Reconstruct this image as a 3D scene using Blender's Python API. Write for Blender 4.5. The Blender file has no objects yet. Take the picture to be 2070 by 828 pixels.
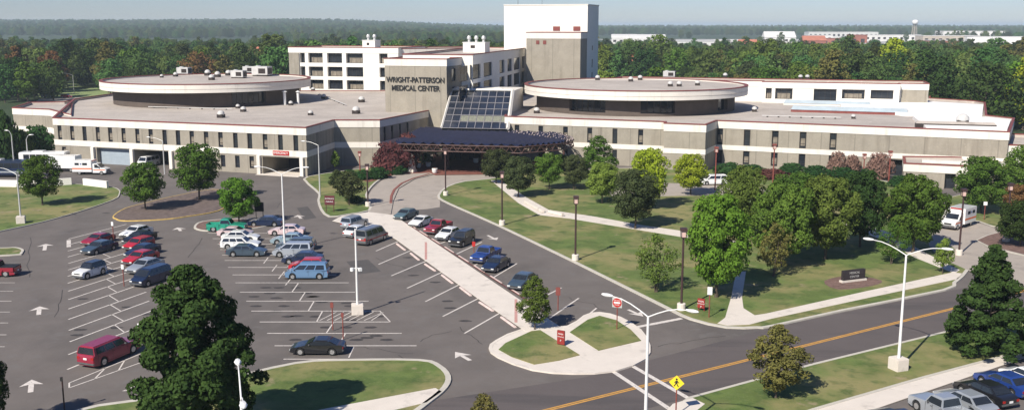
import bpy, bmesh, math, random
import numpy as np
from mathutils import Vector, Matrix, noise as mnoise

R = math.radians
scene = bpy.context.scene
COL = scene.collection
random.seed(7)

# ------------------------------------------------------------------ camera
F = 2000.0; PW = 2070.0; PH = 828.0; CH = 27.5; YH = 50.0
TH = math.atan((PH/2 - YH)/F)
cam_d = bpy.data.cameras.new('camera')
cam_d.sensor_width = 36.0
cam_d.lens = 36.0*F/PW
cam_d.clip_end = 40000; cam_d.clip_start = 0.5
cam = bpy.data.objects.new('camera', cam_d); COL.objects.link(cam)
cam.location = (0, 0, CH); cam.rotation_euler = (R(90) - TH, 0, 0)
scene.camera = cam
# ------------------------------------------------------------------ sky, sun, exposure
SUN_AZ, SUN_EL = 215.0, 40.0          # azimuth from +Y towards +X
w = bpy.data.worlds.new('World'); scene.world = w; w.use_nodes = True
nt = w.node_tree; bg = nt.nodes['Background']
sky = nt.nodes.new('ShaderNodeTexSky'); sky.sky_type = 'NISHITA'; sky.sun_disc = False
sky.sun_elevation = R(SUN_EL); sky.sun_rotation = R(SUN_AZ)
sky.air_density = 1.0; sky.dust_density = 0.15; sky.ozone_density = 3.0; sky.altitude = 200
tint = nt.nodes.new('ShaderNodeMix'); tint.data_type = 'RGBA'; tint.blend_type = 'MULTIPLY'; tint.inputs['Factor'].default_value = 1
tint.inputs['B'].default_value = (.86, .98, 1.36, 1)
nt.links.new(sky.outputs[0], tint.inputs['A']); nt.links.new(tint.outputs['Result'], bg.inputs[0]); bg.inputs[1].default_value = 0.055
sd = bpy.data.lights.new('sun', 'SUN'); sd.energy = 5.0; sd.angle = R(0.5); sd.color = (1.0, 0.95, 0.865)
sun = bpy.data.objects.new('sun', sd); COL.objects.link(sun)
sv = Vector((math.sin(R(SUN_AZ))*math.cos(R(SUN_EL)), math.cos(R(SUN_AZ))*math.cos(R(SUN_EL)), math.sin(R(SUN_EL))))
sun.rotation_euler = sv.to_track_quat('Z', 'Y').to_euler(); sun.location = (0, 0, 120)
scene.view_settings.view_transform = 'Standard'; scene.view_settings.look = 'None'
scene.view_settings.gamma = 1.0; scene.view_settings.exposure = 0.40
scene.view_settings.use_curve_mapping = False
HAZE = 1.45e-4
scene.render.engine = 'CYCLES'
scene.cycles.max_bounces = 5; scene.cycles.diffuse_bounces = 2; scene.cycles.glossy_bounces = 2
scene.cycles.transmission_bounces = 3; scene.cycles.transparent_max_bounces = 8; scene.cycles.volume_bounces = 0
scene.cycles.use_denoising = True
scene.cycles.use_adaptive_sampling = True

# ------------------------------------------------------------------ plan helpers (survey of the site: picture point -> point on a level plane)
cT, sT = math.cos(TH), math.sin(TH)
def G(x, y, z=0.0):
    dx = (x-1035)/F; dy = (414-y)/F
    t = (z-CH)/(-sT+dy*cT)
    return (dx*t, (cT+dy*sT)*t)
def AT(x, y, Y):
    dx = (x-1035)/F; dy = (414-y)/F
    t = Y/(cT+dy*sT)
    return (dx*t, Y, CH+(-sT+dy*cT)*t)
def HG(x, yb, yt):
    X, Y = G(x, yb)
    return AT(x, yt, Y)[2]
def PX(X, Y, z):
    d = Y*cT+(CH-z)*sT
    return 1035+F*X/d
def S(p0, p1, px, z=6):
    """distance along p0-p1 of the point seen at column px"""
    lo, hi = -0.5, 1.5
    L = math.hypot(p1[0]-p0[0], p1[1]-p0[1])
    for _ in range(40):
        m = (lo+hi)/2
        if PX(p0[0]+(p1[0]-p0[0])*m, p0[1]+(p1[1]-p0[1])*m, z) < px: lo = m
        else: hi = m
    return lo*L

# ------------------------------------------------------------------ object helpers
def props(o, label=None, cat=None, group=None, kind=None):
    if label: o['label'] = label
    if cat: o['category'] = cat
    if group: o['group'] = group
    if kind: o['kind'] = kind
    return o
def thing(name, label, cat, loc=(0, 0, 0), rz=0, group=None):
    o = bpy.data.objects.new(name, None); COL.objects.link(o)
    o.empty_display_size = .5
    o.location = loc if len(loc) == 3 else (loc[0], loc[1], 0); o.rotation_euler = (0, 0, rz)
    return props(o, label, cat, group)
def copy_tree(o, parent=None):
    c = o.copy(); COL.objects.link(c); c.parent = parent
    for ch in list(o.children): copy_tree(ch, c)
    return c
def link(name, me, parent=None, loc=(0, 0, 0), rz=0, mat=None):
    o = bpy.data.objects.new(name, me); COL.objects.link(o)
    o.parent = parent; o.location = loc; o.rotation_euler = (0, 0, rz)
    if mat is not None:
        if not me.materials: me.materials.append(None)
        o.material_slots[0].link = 'OBJECT'; o.material_slots[0].material = mat
    return o
class MB:
    def __init__(s): s.v = []; s.f = []
    def quad(s, *p):
        n = len(s.v); s.v += [tuple(q) for q in p]; s.f.append(tuple(range(n, n+len(p)))); return s
    def box(s, c, d, rz=0):
        x, y, z = d[0]/2, d[1]/2, d[2]/2; ca, sa = math.cos(rz), math.sin(rz); n = len(s.v)
        for sx, sy, sz in ((-1,-1,-1),(1,-1,-1),(1,1,-1),(-1,1,-1),(-1,-1,1),(1,-1,1),(1,1,1),(-1,1,1)):
            a, b = sx*x, sy*y
            s.v.append((c[0]+a*ca-b*sa, c[1]+a*sa+b*ca, c[2]+sz*z))
        s.f += [tuple(n+i for i in q) for q in ((3,2,1,0),(4,5,6,7),(0,1,5,4),(1,2,6,5),(2,3,7,6),(3,0,4,7))]
        return s
    def prism(s, poly, z0, z1, bottom=True):
        n = len(s.v); k = len(poly)
        s.v += [(p[0], p[1], z0) for p in poly]+[(p[0], p[1], z1) for p in poly]
        s.f.append(tuple(n+k+i for i in range(k)))
        if bottom: s.f.append(tuple(n+k-1-i for i in range(k)))
        for i in range(k):
            j = (i+1) % k; s.f.append((n+i, n+j, n+k+j, n+k+i))
        return s
    def tube(s, p0, p1, r0, r1=None, n=8, cap=True):
        r1 = r0 if r1 is None else r1
        a = Vector(p0); b = Vector(p1); d = (b-a).normalized()
        q = d.to_track_quat('Z', 'Y').to_matrix(); k = len(s.v)
        for c, r in ((a, r0), (b, r1)):
            for i in range(n):
                t = 2*math.pi*i/n; s.v.append(tuple(c+q@Vector((math.cos(t)*r, math.sin(t)*r, 0))))
        for i in range(n):
            j = (i+1) % n; s.f.append((k+i, k+j, k+n+j, k+n+i))
        if cap: s.f.append(tuple(k+n+i for i in range(n))); s.f.append(tuple(k+n-1-i for i in range(n)))
        return s
    def path(s, pts, r0, r1=None, n=8):
        r1 = r0 if r1 is None else r1; m = len(pts)-1
        for i in range(m):
            s.tube(pts[i], pts[i+1], r0+(r1-r0)*i/m, r0+(r1-r0)*(i+1)/m, n)
        return s
    def lathe(s, prof, c=(0, 0, 0), n=16):
        k = len(s.v)
        for r, z in prof:
            for i in range(n):
                t = 2*math.pi*i/n; s.v.append((c[0]+r*math.cos(t), c[1]+r*math.sin(t), c[2]+z))
        for a in range(len(prof)-1):
            for i in range(n):
                j = (i+1) % n; s.f.append((k+a*n+i, k+a*n+j, k+(a+1)*n+j, k+(a+1)*n+i))
        s.f.append(tuple(k+n-1-i for i in range(n)))
        s.f.append(tuple(k+(len(prof)-1)*n+i for i in range(n)))
        return s
    def mesh(s, name, mat=None, org=(0, 0, 0), bevel=0, smooth=False):
        me = bpy.data.meshes.new(name)
        o = org if len(org) == 3 else (org[0], org[1], 0)
        me.from_pydata([(a-o[0], b-o[1], c-o[2]) for a, b, c in s.v], [], s.f)
        if bevel:
            bm = bmesh.new(); bm.from_mesh(me); bmesh.ops.remove_doubles(bm, verts=bm.verts, dist=1e-4)
            es = [e for e in bm.edges if len(e.link_faces) == 2 and e.calc_face_angle(0) > R(25)]
            bmesh.ops.bevel(bm, geom=es, offset=bevel, segments=2, affect='EDGES', clamp_overlap=True)
            bm.to_mesh(me); bm.free()
        if smooth:
            for p in me.polygons: p.use_smooth = True
            try: me.set_sharp_from_angle(angle=R(38))
            except Exception: pass
        if mat: me.materials.append(mat)
        return me
    def build(s, name, mat, parent=None, org=(0, 0, 0), bevel=0, smooth=False, kind=None):
        o = bpy.data.objects.new(name, s.mesh(name, mat, org, bevel, smooth)); COL.objects.link(o)
        if parent is not None: o.parent = parent
        else: o.location = org if len(org) == 3 else (org[0], org[1], 0)
        if kind: o['kind'] = kind
        return o

# ------------------------------------------------------------------ materials
MATS = {}
def mat(name, col, rough=.8, var=.12, scale=1.0, metal=0, detail=4, col2=None, bump=0, spec=.3, coat=0, rnd=0):
    if name in MATS: return MATS[name]
    m = bpy.data.materials.new(name); m.use_nodes = True; n = m.node_tree; L = n.links
    b = n.nodes['Principled BSDF']; b.inputs['Roughness'].default_value = rough; b.inputs['Metallic'].default_value = metal
    b.inputs['Specular IOR Level'].default_value = spec
    if coat: b.inputs['Coat Weight'].default_value = coat; b.inputs['Coat Roughness'].default_value = .08
    tc = n.nodes.new('ShaderNodeTexCoord')
    no = n.nodes.new('ShaderNodeTexNoise'); no.inputs['Scale'].default_value = scale; no.inputs['Detail'].default_value = detail
    no.inputs['Roughness'].default_value = .65
    L.new(tc.outputs['Object'], no.inputs['Vector'])
    ra = n.nodes.new('ShaderNodeValToRGB'); e = ra.color_ramp.elements
    c1 = [c*(1-var) for c in col]; c2 = col2 or [min(1, c*(1+var)) for c in col]
    e[0].position = .33; e[1].position = .67
    e[0].color = (*c1, 1); e[1].color = (*c2, 1)
    L.new(no.outputs['Fac'], ra.inputs['Fac'])
    out = ra.outputs['Color']
    if rnd:
        oi = n.nodes.new('ShaderNodeObjectInfo'); hs = n.nodes.new('ShaderNodeHueSaturation')
        mr = n.nodes.new('ShaderNodeMapRange'); mr.inputs['To Min'].default_value = 1-rnd; mr.inputs['To Max'].default_value = 1+rnd
        L.new(oi.outputs['Random'], mr.inputs['Value']); L.new(mr.outputs[0], hs.inputs['Value']); L.new(out, hs.inputs['Color']); out = hs.outputs['Color']
    L.new(out, b.inputs['Base Color'])
    if bump:
        bp = n.nodes.new('ShaderNodeBump'); bp.inputs['Strength'].default_value = bump; bp.inputs['Distance'].default_value = .05
        n2 = n.nodes.new('ShaderNodeTexNoise'); n2.inputs['Scale'].default_value = scale*12; L.new(tc.outputs['Object'], n2.inputs['Vector'])
        L.new(n2.outputs['Fac'], bp.inputs['Height']); L.new(bp.outputs[0], b.inputs['Normal'])
    MATS[name] = m; return m
def mix_layers(m, layers):
    """extra noise-masked colours over a material: (colour, scale, threshold, softness, strength, stretch)"""
    n = m.node_tree; L = n.links; b = n.nodes['Principled BSDF']
    tc = next(x for x in n.nodes if x.type == 'TEX_COORD')
    for i, (col, sc, th, soft, st, stretch) in enumerate(layers):
        src = b.inputs['Base Color'].links[0].from_socket
        mp = n.nodes.new('ShaderNodeMapping'); mp.inputs['Scale'].default_value = stretch; mp.inputs['Location'].default_value = (i*31.7, i*13.1, 0)
        L.new(tc.outputs['Object'], mp.inputs['Vector'])
        no = n.nodes.new('ShaderNodeTexNoise'); no.inputs['Scale'].default_value = sc; no.inputs['Detail'].default_value = 5; no.inputs['Roughness'].default_value = .6
        L.new(mp.outputs[0], no.inputs['Vector'])
        mr = n.nodes.new('ShaderNodeMapRange'); mr.inputs['From Min'].default_value = th; mr.inputs['From Max'].default_value = th+soft
        mr.inputs['To Max'].default_value = st; L.new(no.outputs['Fac'], mr.inputs['Value'])
        mx = n.nodes.new('ShaderNodeMix'); mx.data_type = 'RGBA'; L.new(mr.outputs[0], mx.inputs['Factor'])
        L.new(src, mx.inputs['A']); mx.inputs['B'].default_value = (*col, 1); L.new(mx.outputs['Result'], b.inputs['Base Color'])
    return m
def ribs(m, freq=6.0, amt=.25):
    """vertical ribs of the split-faced cladding: a wave along the horizontal run of the wall"""
    n = m.node_tree; L = n.links; b = n.nodes['Principled BSDF']
    tc = next(x for x in n.nodes if x.type == 'TEX_COORD')
    wv = n.nodes.new('ShaderNodeTexWave'); wv.wave_type = 'BANDS'; wv.bands_direction = 'X'
    mp = n.nodes.new('ShaderNodeMapping'); mp.inputs['Rotation'].default_value = (0, 0, R(17)); L.new(tc.outputs['Object'], mp.inputs['Vector'])
    wv.inputs['Scale'].default_value = freq/6.0; wv.inputs['Distortion'].default_value = .6; L.new(mp.outputs[0], wv.inputs['Vector'])
    bp = n.nodes.new('ShaderNodeBump'); bp.inputs['Strength'].default_value = amt; bp.inputs['Distance'].default_value = .08
    L.new(wv.outputs['Fac'], bp.inputs['Height']); L.new(bp.outputs[0], b.inputs['Normal'])
    src = b.inputs['Base Color'].links[0].from_socket
    jt = n.nodes.new('ShaderNodeTexWave'); jt.wave_type = 'BANDS'; jt.bands_direction = 'X'; jt.wave_profile = 'SAW'; jt.inputs['Scale'].default_value = .0525; L.new(mp.outputs[0], jt.inputs['Vector'])
    gt = n.nodes.new('ShaderNodeMath'); gt.operation = 'GREATER_THAN'; gt.inputs[1].default_value = .965; L.new(jt.outputs['Fac'], gt.inputs[0])
    ad = n.nodes.new('ShaderNodeMath'); ad.operation = 'MULTIPLY_ADD'; ad.inputs[1].default_value = .22; L.new(wv.outputs['Fac'], ad.inputs[0])  # rib relief shading is put into the colour too, beside the dark joints
    g2 = n.nodes.new('ShaderNodeMath'); g2.operation = 'MULTIPLY'; g2.inputs[1].default_value = .30; L.new(gt.outputs[0], g2.inputs[0]); L.new(g2.outputs[0], ad.inputs[2])
    mx = n.nodes.new('ShaderNodeMix'); mx.data_type = 'RGBA'; L.new(ad.outputs[0], mx.inputs['Factor']); L.new(src, mx.inputs['A']); mx.inputs['B'].default_value = (.10, .088, .07, 1); L.new(mx.outputs['Result'], b.inputs['Base Color'])
    return m
M_DRUM = mat('shaded_dark_drum_cladding', (.10, .078, .064), .92, .12, .4)  # dark brown cladding; some of the overhang's shade is put into the colour
M_BROWN = mat('ribbed_concrete', (.325, .288, .228), .92, .10, .35, bump=0)
mix_layers(M_BROWN, [((.20, .17, .13), .6, .54, .18, .6, (1, 1, .12)), ((.46, .41, .33), 2.5, .55, .2, .4, (1, 1, 1))])
ribs(M_BROWN, 9)
M_WHITE = mat('pale_concrete', (.70, .65, .57), .85, .05, .4)
mix_layers(M_WHITE, [((.42, .37, .31), .8, .56, .22, .65, (1, 1, .1))])
M_BRIGHT = mat('white_panel', (.76, .72, .64), .8, .03, .3)
mix_layers(M_BRIGHT, [((.55, .5, .44), .7, .62, .25, .4, (1, 1, .1))])
M_ROOF = mat('roof_gravel', (.44, .385, .33), .95, .12, .12, bump=.2)
mix_layers(M_ROOF, [((.34, .29, .25), .05, .52, .2, .7, (1, 2.2, 1)), ((.25, .21, .18), .25, .63, .08, .55, (1, 1, 1)), ((.62, .55, .48), .9, .58, .1, .5, (1, 1, 1))])
M_MEMB = mat('white_membrane', (.84, .80, .74), .8, .05, .1)
mix_layers(M_MEMB, [((.5, .45, .4), .2, .6, .15, .4, (1, 3, 1))])
M_COPING = mat('red_brown_coping', (.20, .055, .045), .6, .15, .5)
M_DARK = mat('dark_bronze', (.035, .026, .022), .5, .2, 1)
M_PANE = mat('tinted_pane', (.018, .022, .028), .08, .3, .4, spec=.6)
M_PANE2 = mat('curtained_pane', (.20, .17, .13), .25, .35, .8, spec=.5)
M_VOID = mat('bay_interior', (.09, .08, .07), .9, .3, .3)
M_ASPH = mat('asphalt', (.142, .122, .108), .93, .09, .25, bump=.3)
mix_layers(M_ASPH, [((.098, .086, .078), .07, .5, .12, .75, (1, .5, 1)), ((.155, .142, .13), .5, .56, .1, .45, (1, 1, 1)), ((.05, .047, .045), 1.1, .69, .03, .7, (1, 1, 1)), ((.16, .15, .14), 14, .6, .1, .35, (1, 1, 1))])
M_ROAD = mat('road_asphalt', (.110, .092, .086), .93, .06, .2, bump=.3)
mix_layers(M_ROAD, [((.075, .066, .064), .35, .5, .12, .7, (.12, 1, 1)), ((.135, .12, .115), 9, .56, .1, .35, (1, 1, 1))])
M_CONC = mat('pavement_concrete', (.64, .57, .49), .9, .05, .5, bump=.2)
mix_layers(M_CONC, [((.36, .32, .28), .6, .58, .12, .5, (1, 1, 1))])
M_DROP = mat('tan_concrete', (.36, .31, .26), .9, .06, .5, bump=.2)
mix_layers(M_DROP, [((.24, .21, .18), .35, .55, .12, .5, (1, 1, 1))])
M_KERB = mat('kerb_concrete', (.50, .46, .39), .9, .08, 1.2)
M_KERBY = mat('yellow_kerb_paint', (.62, .42, .12), .8, .2, 1.5)
M_BRICK = mat('red_brick_paving', (.20, .075, .055), .9, .2, 1.2)
M_GRASS = mat('mown_grass', (.105, .145, .036), .95, .2, .35, bump=.5)
mix_layers(M_GRASS, [((.25, .215, .09), .10, .45, .15, .9, (1, 1, 1)), ((.045, .085, .018), .5, .52, .14, .7, (1, 1, 1)), ((.30, .23, .14), .3, .62, .06, .7, (1, 1, 1)), ((.15, .18, .06), 5, .54, .1, .5, (1, 1, 1))])
M_FARG = mat('far_ground', (.035, .055, .018), .95, .3, .02)
M_FIELD = mat('pale_field', (.20, .25, .10), .95, .25, .01)
M_APRON = mat('airfield_apron', (.42, .40, .36), .95, .15, .01)
M_EARTH = mat('island_earth', (.14, .105, .09), .95, .3, 1.5, bump=.4)
M_MULCH = mat('bark_mulch', (.17, .105, .085), .95, .3, 2.5, bump=.4)
M_PAINT = mat('white_road_paint', (.62, .56, .50), .8, .12, 3)
mix_layers(M_PAINT, [((.2, .18, .17), 4, .58, .08, .7, (1, 1, 1))])
M_YEL = mat('yellow_road_paint', (.52, .27, .06), .8, .15, 2)
M_VENT = mat('weathered_vent', (.50, .48, .45), .6, .12, 1.5)
M_SILVER = mat('galvanised_steel', (.55, .54, .51), .45, .08, 2, metal=.3)
M_WPOLE = mat('white_pole_paint', (.72, .70, .66), .5, .05, 2)
M_BPOLE = mat('dark_brown_pole', (.055, .030, .028), .5, .15, 2)
M_RPOLE = mat('red_brown_pole', (.22, .06, .045), .6, .15, 2)
M_GLOBE = mat('lantern_globe', (.62, .42, .36), .3, .1, 2)
M_BLK = mat('matt_black', (.02, .02, .02), .6, .2, 2)
M_TYRE = mat('tyre_rubber', (.022, .022, .022), .85, .2, 3)
M_RIM = mat('wheel_rim', (.50, .49, .47), .3, .1, 6, metal=.6)
M_GLASS = mat('vehicle_glass', (.02, .024, .03), .06, .2, .6, spec=.7)
M_LAMP = mat('headlamp_glass', (.65, .65, .62), .1, .1, 3)
M_TAIL = mat('tail_lamp', (.35, .02, .015), .2, .1, 3)
M_TRIM = mat('bumper_trim', (.10, .10, .10), .5, .2, 3)
M_BARK = mat('bark', (.085, .065, .048), .95, .3, 3, bump=.4)
M_REDB = mat('board_red', (.26, .03, .025), .6, .15, 3)
M_RED = mat('sign_red', (.42, .025, .02), .5, .1, 2)
M_SIGNY = mat('sign_yellow', (.78, .58, .03), .5, .05, 2)
M_SIGNW = mat('sign_white', (.75, .74, .70), .5, .04, 2)
M_TRUSS = mat('brown_truss_paint', (.085, .045, .038), .6, .2, 1.5)
M_CGLASS = mat('blue_canopy_glazing', (.010, .013, .034), .5, .3, .4, spec=.25)
M_AGLASS = mat('atrium_glazing', (.022, .027, .040), .22, .4, .25, spec=.6)
M_AFRAME = mat('atrium_mullion', (.27, .25, .25), .5, .1, 1)
M_METALD = mat('roll_up_door', (.33, .38, .42), .5, .05, 1)

def leafmat(name, a, b, c=None, rnd=.25, tr=.14):
    if name in MATS: return MATS[name]
    m = bpy.data.materials.new(name); m.use_nodes = True; n = m.node_tree; L = n.links
    n.nodes.remove(n.nodes['Principled BSDF']); out = n.nodes['Material Output']
    tc = n.nodes.new('ShaderNodeTexCoord'); no = n.nodes.new('ShaderNodeTexNoise'); no.inputs['Scale'].default_value = 1.3; no.inputs['Detail'].default_value = 6
    no.inputs['Roughness'].default_value = .75
    oi = n.nodes.new('ShaderNodeObjectInfo'); ad = n.nodes.new('ShaderNodeVectorMath'); ad.operation = 'ADD'
    mu = n.nodes.new('ShaderNodeMath'); mu.operation = 'MULTIPLY'; mu.inputs[1].default_value = 57; L.new(oi.outputs['Random'], mu.inputs[0])
    L.new(tc.outputs['Object'], ad.inputs[0]); L.new(mu.outputs[0], ad.inputs[1]); L.new(ad.outputs[0], no.inputs['Vector'])
    ra = n.nodes.new('ShaderNodeValToRGB'); e = ra.color_ramp.elements
    e[0].position = .32; e[0].color = (*a, 1); e[1].position = .62; e[1].color = (*b, 1)
    if c: x = ra.color_ramp.elements.new(.74); x.color = (*c, 1)
    L.new(no.outputs['Fac'], ra.inputs['Fac'])
    hs = n.nodes.new('ShaderNodeHueSaturation')
    mr = n.nodes.new('ShaderNodeMapRange'); mr.inputs['To Min'].default_value = 1-rnd; mr.inputs['To Max'].default_value = 1+rnd*1.3
    L.new(oi.outputs['Random'], mr.inputs['Value']); L.new(mr.outputs[0], hs.inputs['Value'])
    m2 = n.nodes.new('ShaderNodeMath'); m2.operation = 'MULTIPLY'; m2.inputs[1].default_value = 7.31; L.new(oi.outputs['Random'], m2.inputs[0])
    m3 = n.nodes.new('ShaderNodeMath'); m3.operation = 'FRACT'; L.new(m2.outputs[0], m3.inputs[0])
    mh = n.nodes.new('ShaderNodeMapRange'); mh.inputs['To Min'].default_value = .5-rnd*.10; mh.inputs['To Max'].default_value = .5+rnd*.06
    L.new(m3.outputs[0], mh.inputs['Value']); L.new(mh.outputs[0], hs.inputs['Hue'])
    L.new(ra.outputs['Color'], hs.inputs['Color'])
    df = n.nodes.new('ShaderNodeBsdfDiffuse'); tl = n.nodes.new('ShaderNodeBsdfTranslucent'); mx = n.nodes.new('ShaderNodeMixShader'); mx.inputs[0].default_value = tr
    L.new(hs.outputs['Color'], df.inputs['Color']); L.new(hs.outputs['Color'], tl.inputs['Color'])
    L.new(df.outputs[0], mx.inputs[1]); L.new(tl.outputs[0], mx.inputs[2]); L.new(mx.outputs[0], out.inputs['Surface'])
    MATS[name] = m; return m
LF_DARK = leafmat('leaf_dark_green', (.018, .036, .012), (.05, .088, .022), (.115, .16, .04), .18)
LF_MID = leafmat('leaf_mid_green', (.035, .075, .014), (.10, .175, .028), (.19, .26, .045), .15)
LF_BRT = leafmat('leaf_bright_green', (.05, .11, .015), (.13, .24, .028), (.24, .34, .05), .1)
LF_OLIVE = leafmat('leaf_olive_green', (.055, .085, .018), (.13, .18, .035), (.22, .25, .06), .15)
LF_LIGHT = leafmat('leaf_light_green', (.09, .14, .025), (.18, .25, .045), (.28, .32, .06), .1)
LF_YEL = leafmat('leaf_yellow_green', (.16, .22, .02), (.34, .40, .03), (.50, .42, .04), .1)
LF_GREY = leafmat('leaf_grey_green', (.035, .05, .02), (.075, .09, .035), (.11, .12, .045), .15)
LF_BRN = leafmat('leaf_brown_green', (.08, .085, .025), (.17, .15, .045), (.26, .17, .07), .1)
LF_RUST = leafmat('leaf_rust', (.10, .055, .025), (.20, .11, .045), (.27, .15, .06), .1)
LF_PLUM = leafmat('leaf_plum', (.07, .028, .028), (.15, .06, .05), (.22, .10, .08), .1)
LF_PINK = leafmat('leaf_pink_brown', (.16, .10, .08), (.28, .17, .13), (.36, .25, .19), .1)
LF_FAR = leafmat('leaf_far_wood', (.030, .060, .018), (.078, .130, .034), (.15, .20, .05), .55)
LF_HEDGE = leafmat('leaf_hedge', (.018, .048, .014), (.035, .085, .025), (.06, .12, .03), .1)
# ================================================================== GROUND
def hz(x, y):
    """terrain height: level near the site, low wooded hills far off to the left"""
    a = max(0.0, min(1.0, (y-1500)/3000.0)); a = a*a*(3-2*a)
    r = x/max(y, 1.0)
    l = max(0.0, min(1.0, (0.02-r)/0.22)); l = l*l*(3-2*l)
    n = mnoise.noise(Vector((x*.0011, y*.0009, 3.3)))
    return a*(2+l*(27+7*n))
def structure(name, mb, m, smooth=False): return mb.build(name, m, kind='structure', smooth=smooth)
def terrain():
    mb = MB(); ys = [-200, 300, 800, 1300, 1500]+[1500+150*i for i in range(1, 31)]+[7500, 11000, 18000]
    nx = 60
    for y in ys:
        W = max(900, y*1.1)
        for i in range(nx+1):
            x = -W+2*W*i/nx
            mb.v.append((x, y, hz(x, y)-.06))
    for j in range(len(ys)-1):
        for i in range(nx):
            a = j*(nx+1)+i; mb.f.append((a, a+1, a+nx+2, a+nx+1))
    return structure('ground', mb, M_FARG, True)
terrain()
def smooth_poly(pts, n=4):
    out = []; k = len(pts)
    for i in range(k):
        p0, p1, p2, p3 = (Vector(pts[(i+d-1) % k]) for d in range(4))
        for j in range(n):
            t = j/n
            q = .5*((2*p1)+(p2-p0)*t+(2*p0-5*p1+4*p2-p3)*t*t+(3*p1-p0-3*p2+p3)*t**3)
            out.append((q.x, q.y))
    return out
def area(p): return sum(p[i][0]*p[(i+1) % len(p)][1]-p[(i+1) % len(p)][0]*p[i][1] for i in range(len(p)))/2
def offset(poly, d):
    """outward offset of a counter-clockwise polygon (mitred)"""
    out = []; k = len(poly)
    for i in range(k):
        a, b, c = Vector(poly[i-1]), Vector(poly[i]), Vector(poly[(i+1) % k])
        e1 = (b-a).normalized(); e2 = (c-b).normalized()
        n1 = Vector((e1.y, -e1.x)); n2 = Vector((e2.y, -e2.x)); m = n1+n2
        if m.length < 1e-3: m = n1.copy()
        m.normalize(); q = b+m*min(d/max(m.dot(n1), .45), abs(d)*2.2) if d > 0 else b+m*max(d/max(m.dot(n1), .45), -abs(d)*2.2)
        out.append((q.x, q.y))
    return out
def ring(mb, inner, outer, z0, z1):
    k = len(inner); n = len(mb.v)
    mb.v += [(p[0], p[1], z0) for p in inner]+[(p[0], p[1], z1) for p in inner]+[(p[0], p[1], z0) for p in outer]+[(p[0], p[1], z1) for p in outer]
    for i in range(k):
        j = (i+1) % k
        mb.f += [(n+3*k+i, n+3*k+j, n+k+j, n+k+i), (n+2*k+i, n+2*k+j, n+3*k+j, n+3*k+i), (n+k+i, n+k+j, n+j, n+i), (n+i, n+j, n+2*k+j, n+2*k+i)]
    return mb
def gp(px, z=0): return [G(x, y, z) for x, y in px]
def ccw(p): return p if area(p) > 0 else p[::-1]
def sheet(name, poly, z, m): 
    mb = MB(); mb.f.append(tuple(range(len(poly)))); mb.v += [(p[0], p[1], z) for p in ccw(poly)]
    return structure(name, mb, m)
def bed(name, px, m, z=.12, kerb=.16, sm=0, km=None, world=None):
    """a raised bed (lawn, island) with a kerb round it"""
    p = ccw(world or gp(px))
    if sm: p = smooth_poly(p, sm)
    mb = MB(); mb.prism(p, -.05, z, bottom=False); structure(name, mb, m)
    if kerb:
        o = offset(p, kerb); mk = MB(); ring(mk, p, o, -.05, z+.015); structure('kerb', mk, km or M_KERB)
    return p
sheet('car_park', [(-165, 30), (125, 30), (125, 150), (118, 178), (60, 196), (0, 216), (-30, 212), (-45, 200), (-100, 240), (-165, 262)], 0, M_ASPH)
# main road
road = [G(*p) for p in ((560, 900), (700, 860), (880, 806), (1180, 762), (1500, 676), (1560, 660), (1905, 590), (2200, 530), (2300, 575), (1915, 671), (1395, 802), (1180, 862))]
sheet('main_road', [G(420, 960), G(880, 808), G(1180, 762), G(1500, 678), G(1560, 661), G(1905, 590), G(2250, 522), G(2330, 570), G(1915, 671), G(1395, 802), G(1020, 900), G(900, 960)], .005, M_ROAD)
def stripe(mb, a, b, wd, z=.010, px=True):
    a = Vector(G(*a)) if px else Vector(a); b = Vector(G(*b)) if px else Vector(b); d = (b-a).normalized(); n = Vector((-d.y, d.x))*wd/2
    mb.quad((*(a-n), z), (*(b-n), z), (*(b+n), z), (*(a+n), z))
def stripe_w(mb, a, b, wd, z=.010): stripe(mb, a, b, wd, z, False)
cl = MB(); A_, B_ = Vector(G(1105, 828)), Vector(G(1903, 629)); dd = (B_-A_).normalized(); nn = Vector((-dd.y, dd.x))
for s in (-.13, .13): stripe_w(cl, A_-dd*14+nn*s, B_+dd*35+nn*s, .18, .012)
structure('road_centre_line', cl, M_YEL)
cw = MB(); stripe(cw, (1238, 749), (1372, 838), .42, .013); stripe(cw, (1275, 737), (1395, 806), .42, .013)
structure('crosswalk_marking', cw, M_PAINT)
sl = MB(); stripe(sl, (1284, 661), (1378, 643), .5, .009); structure('stop_line', sl, M_PAINT)

# lawns and islands
bed('lawn', [(-260, 372), (-80, 368), (0, 374), (120, 372), (215, 378), (238, 384), (240, 393), (225, 406), (120, 440), (0, 468), (-260, 520)], M_GRASS, sm=3)
bed('planting_island', [(231, 437), (255, 422), (300, 410), (360, 396), (430, 384), (462, 392), (460, 412), (440, 427), (385, 437), (330, 444), (255, 447), (236, 443)], M_EARTH, sm=3, km=M_KERBY)
bed('planting_island', [(397, 458), (412, 449), (470, 444), (530, 447), (545, 455), (500, 463), (430, 467), (402, 464)], M_MULCH, sm=3, kerb=.3)
bed('planting_island', [(-160, 505), (0, 503), (28, 502), (42, 506), (40, 512), (20, 516), (-160, 522)], M_GRASS, sm=3, kerb=.3)
bed('lawn', [(624, 358), (700, 346), (790, 336), (812, 345), (800, 352), (768, 362), (748, 378), (738, 395), (744, 412), (744, 426), (700, 434), (668, 438), (652, 424), (646, 405), (648, 392), (630, 376), (621, 367)], M_GRASS, sm=2, kerb=.35)
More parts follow.
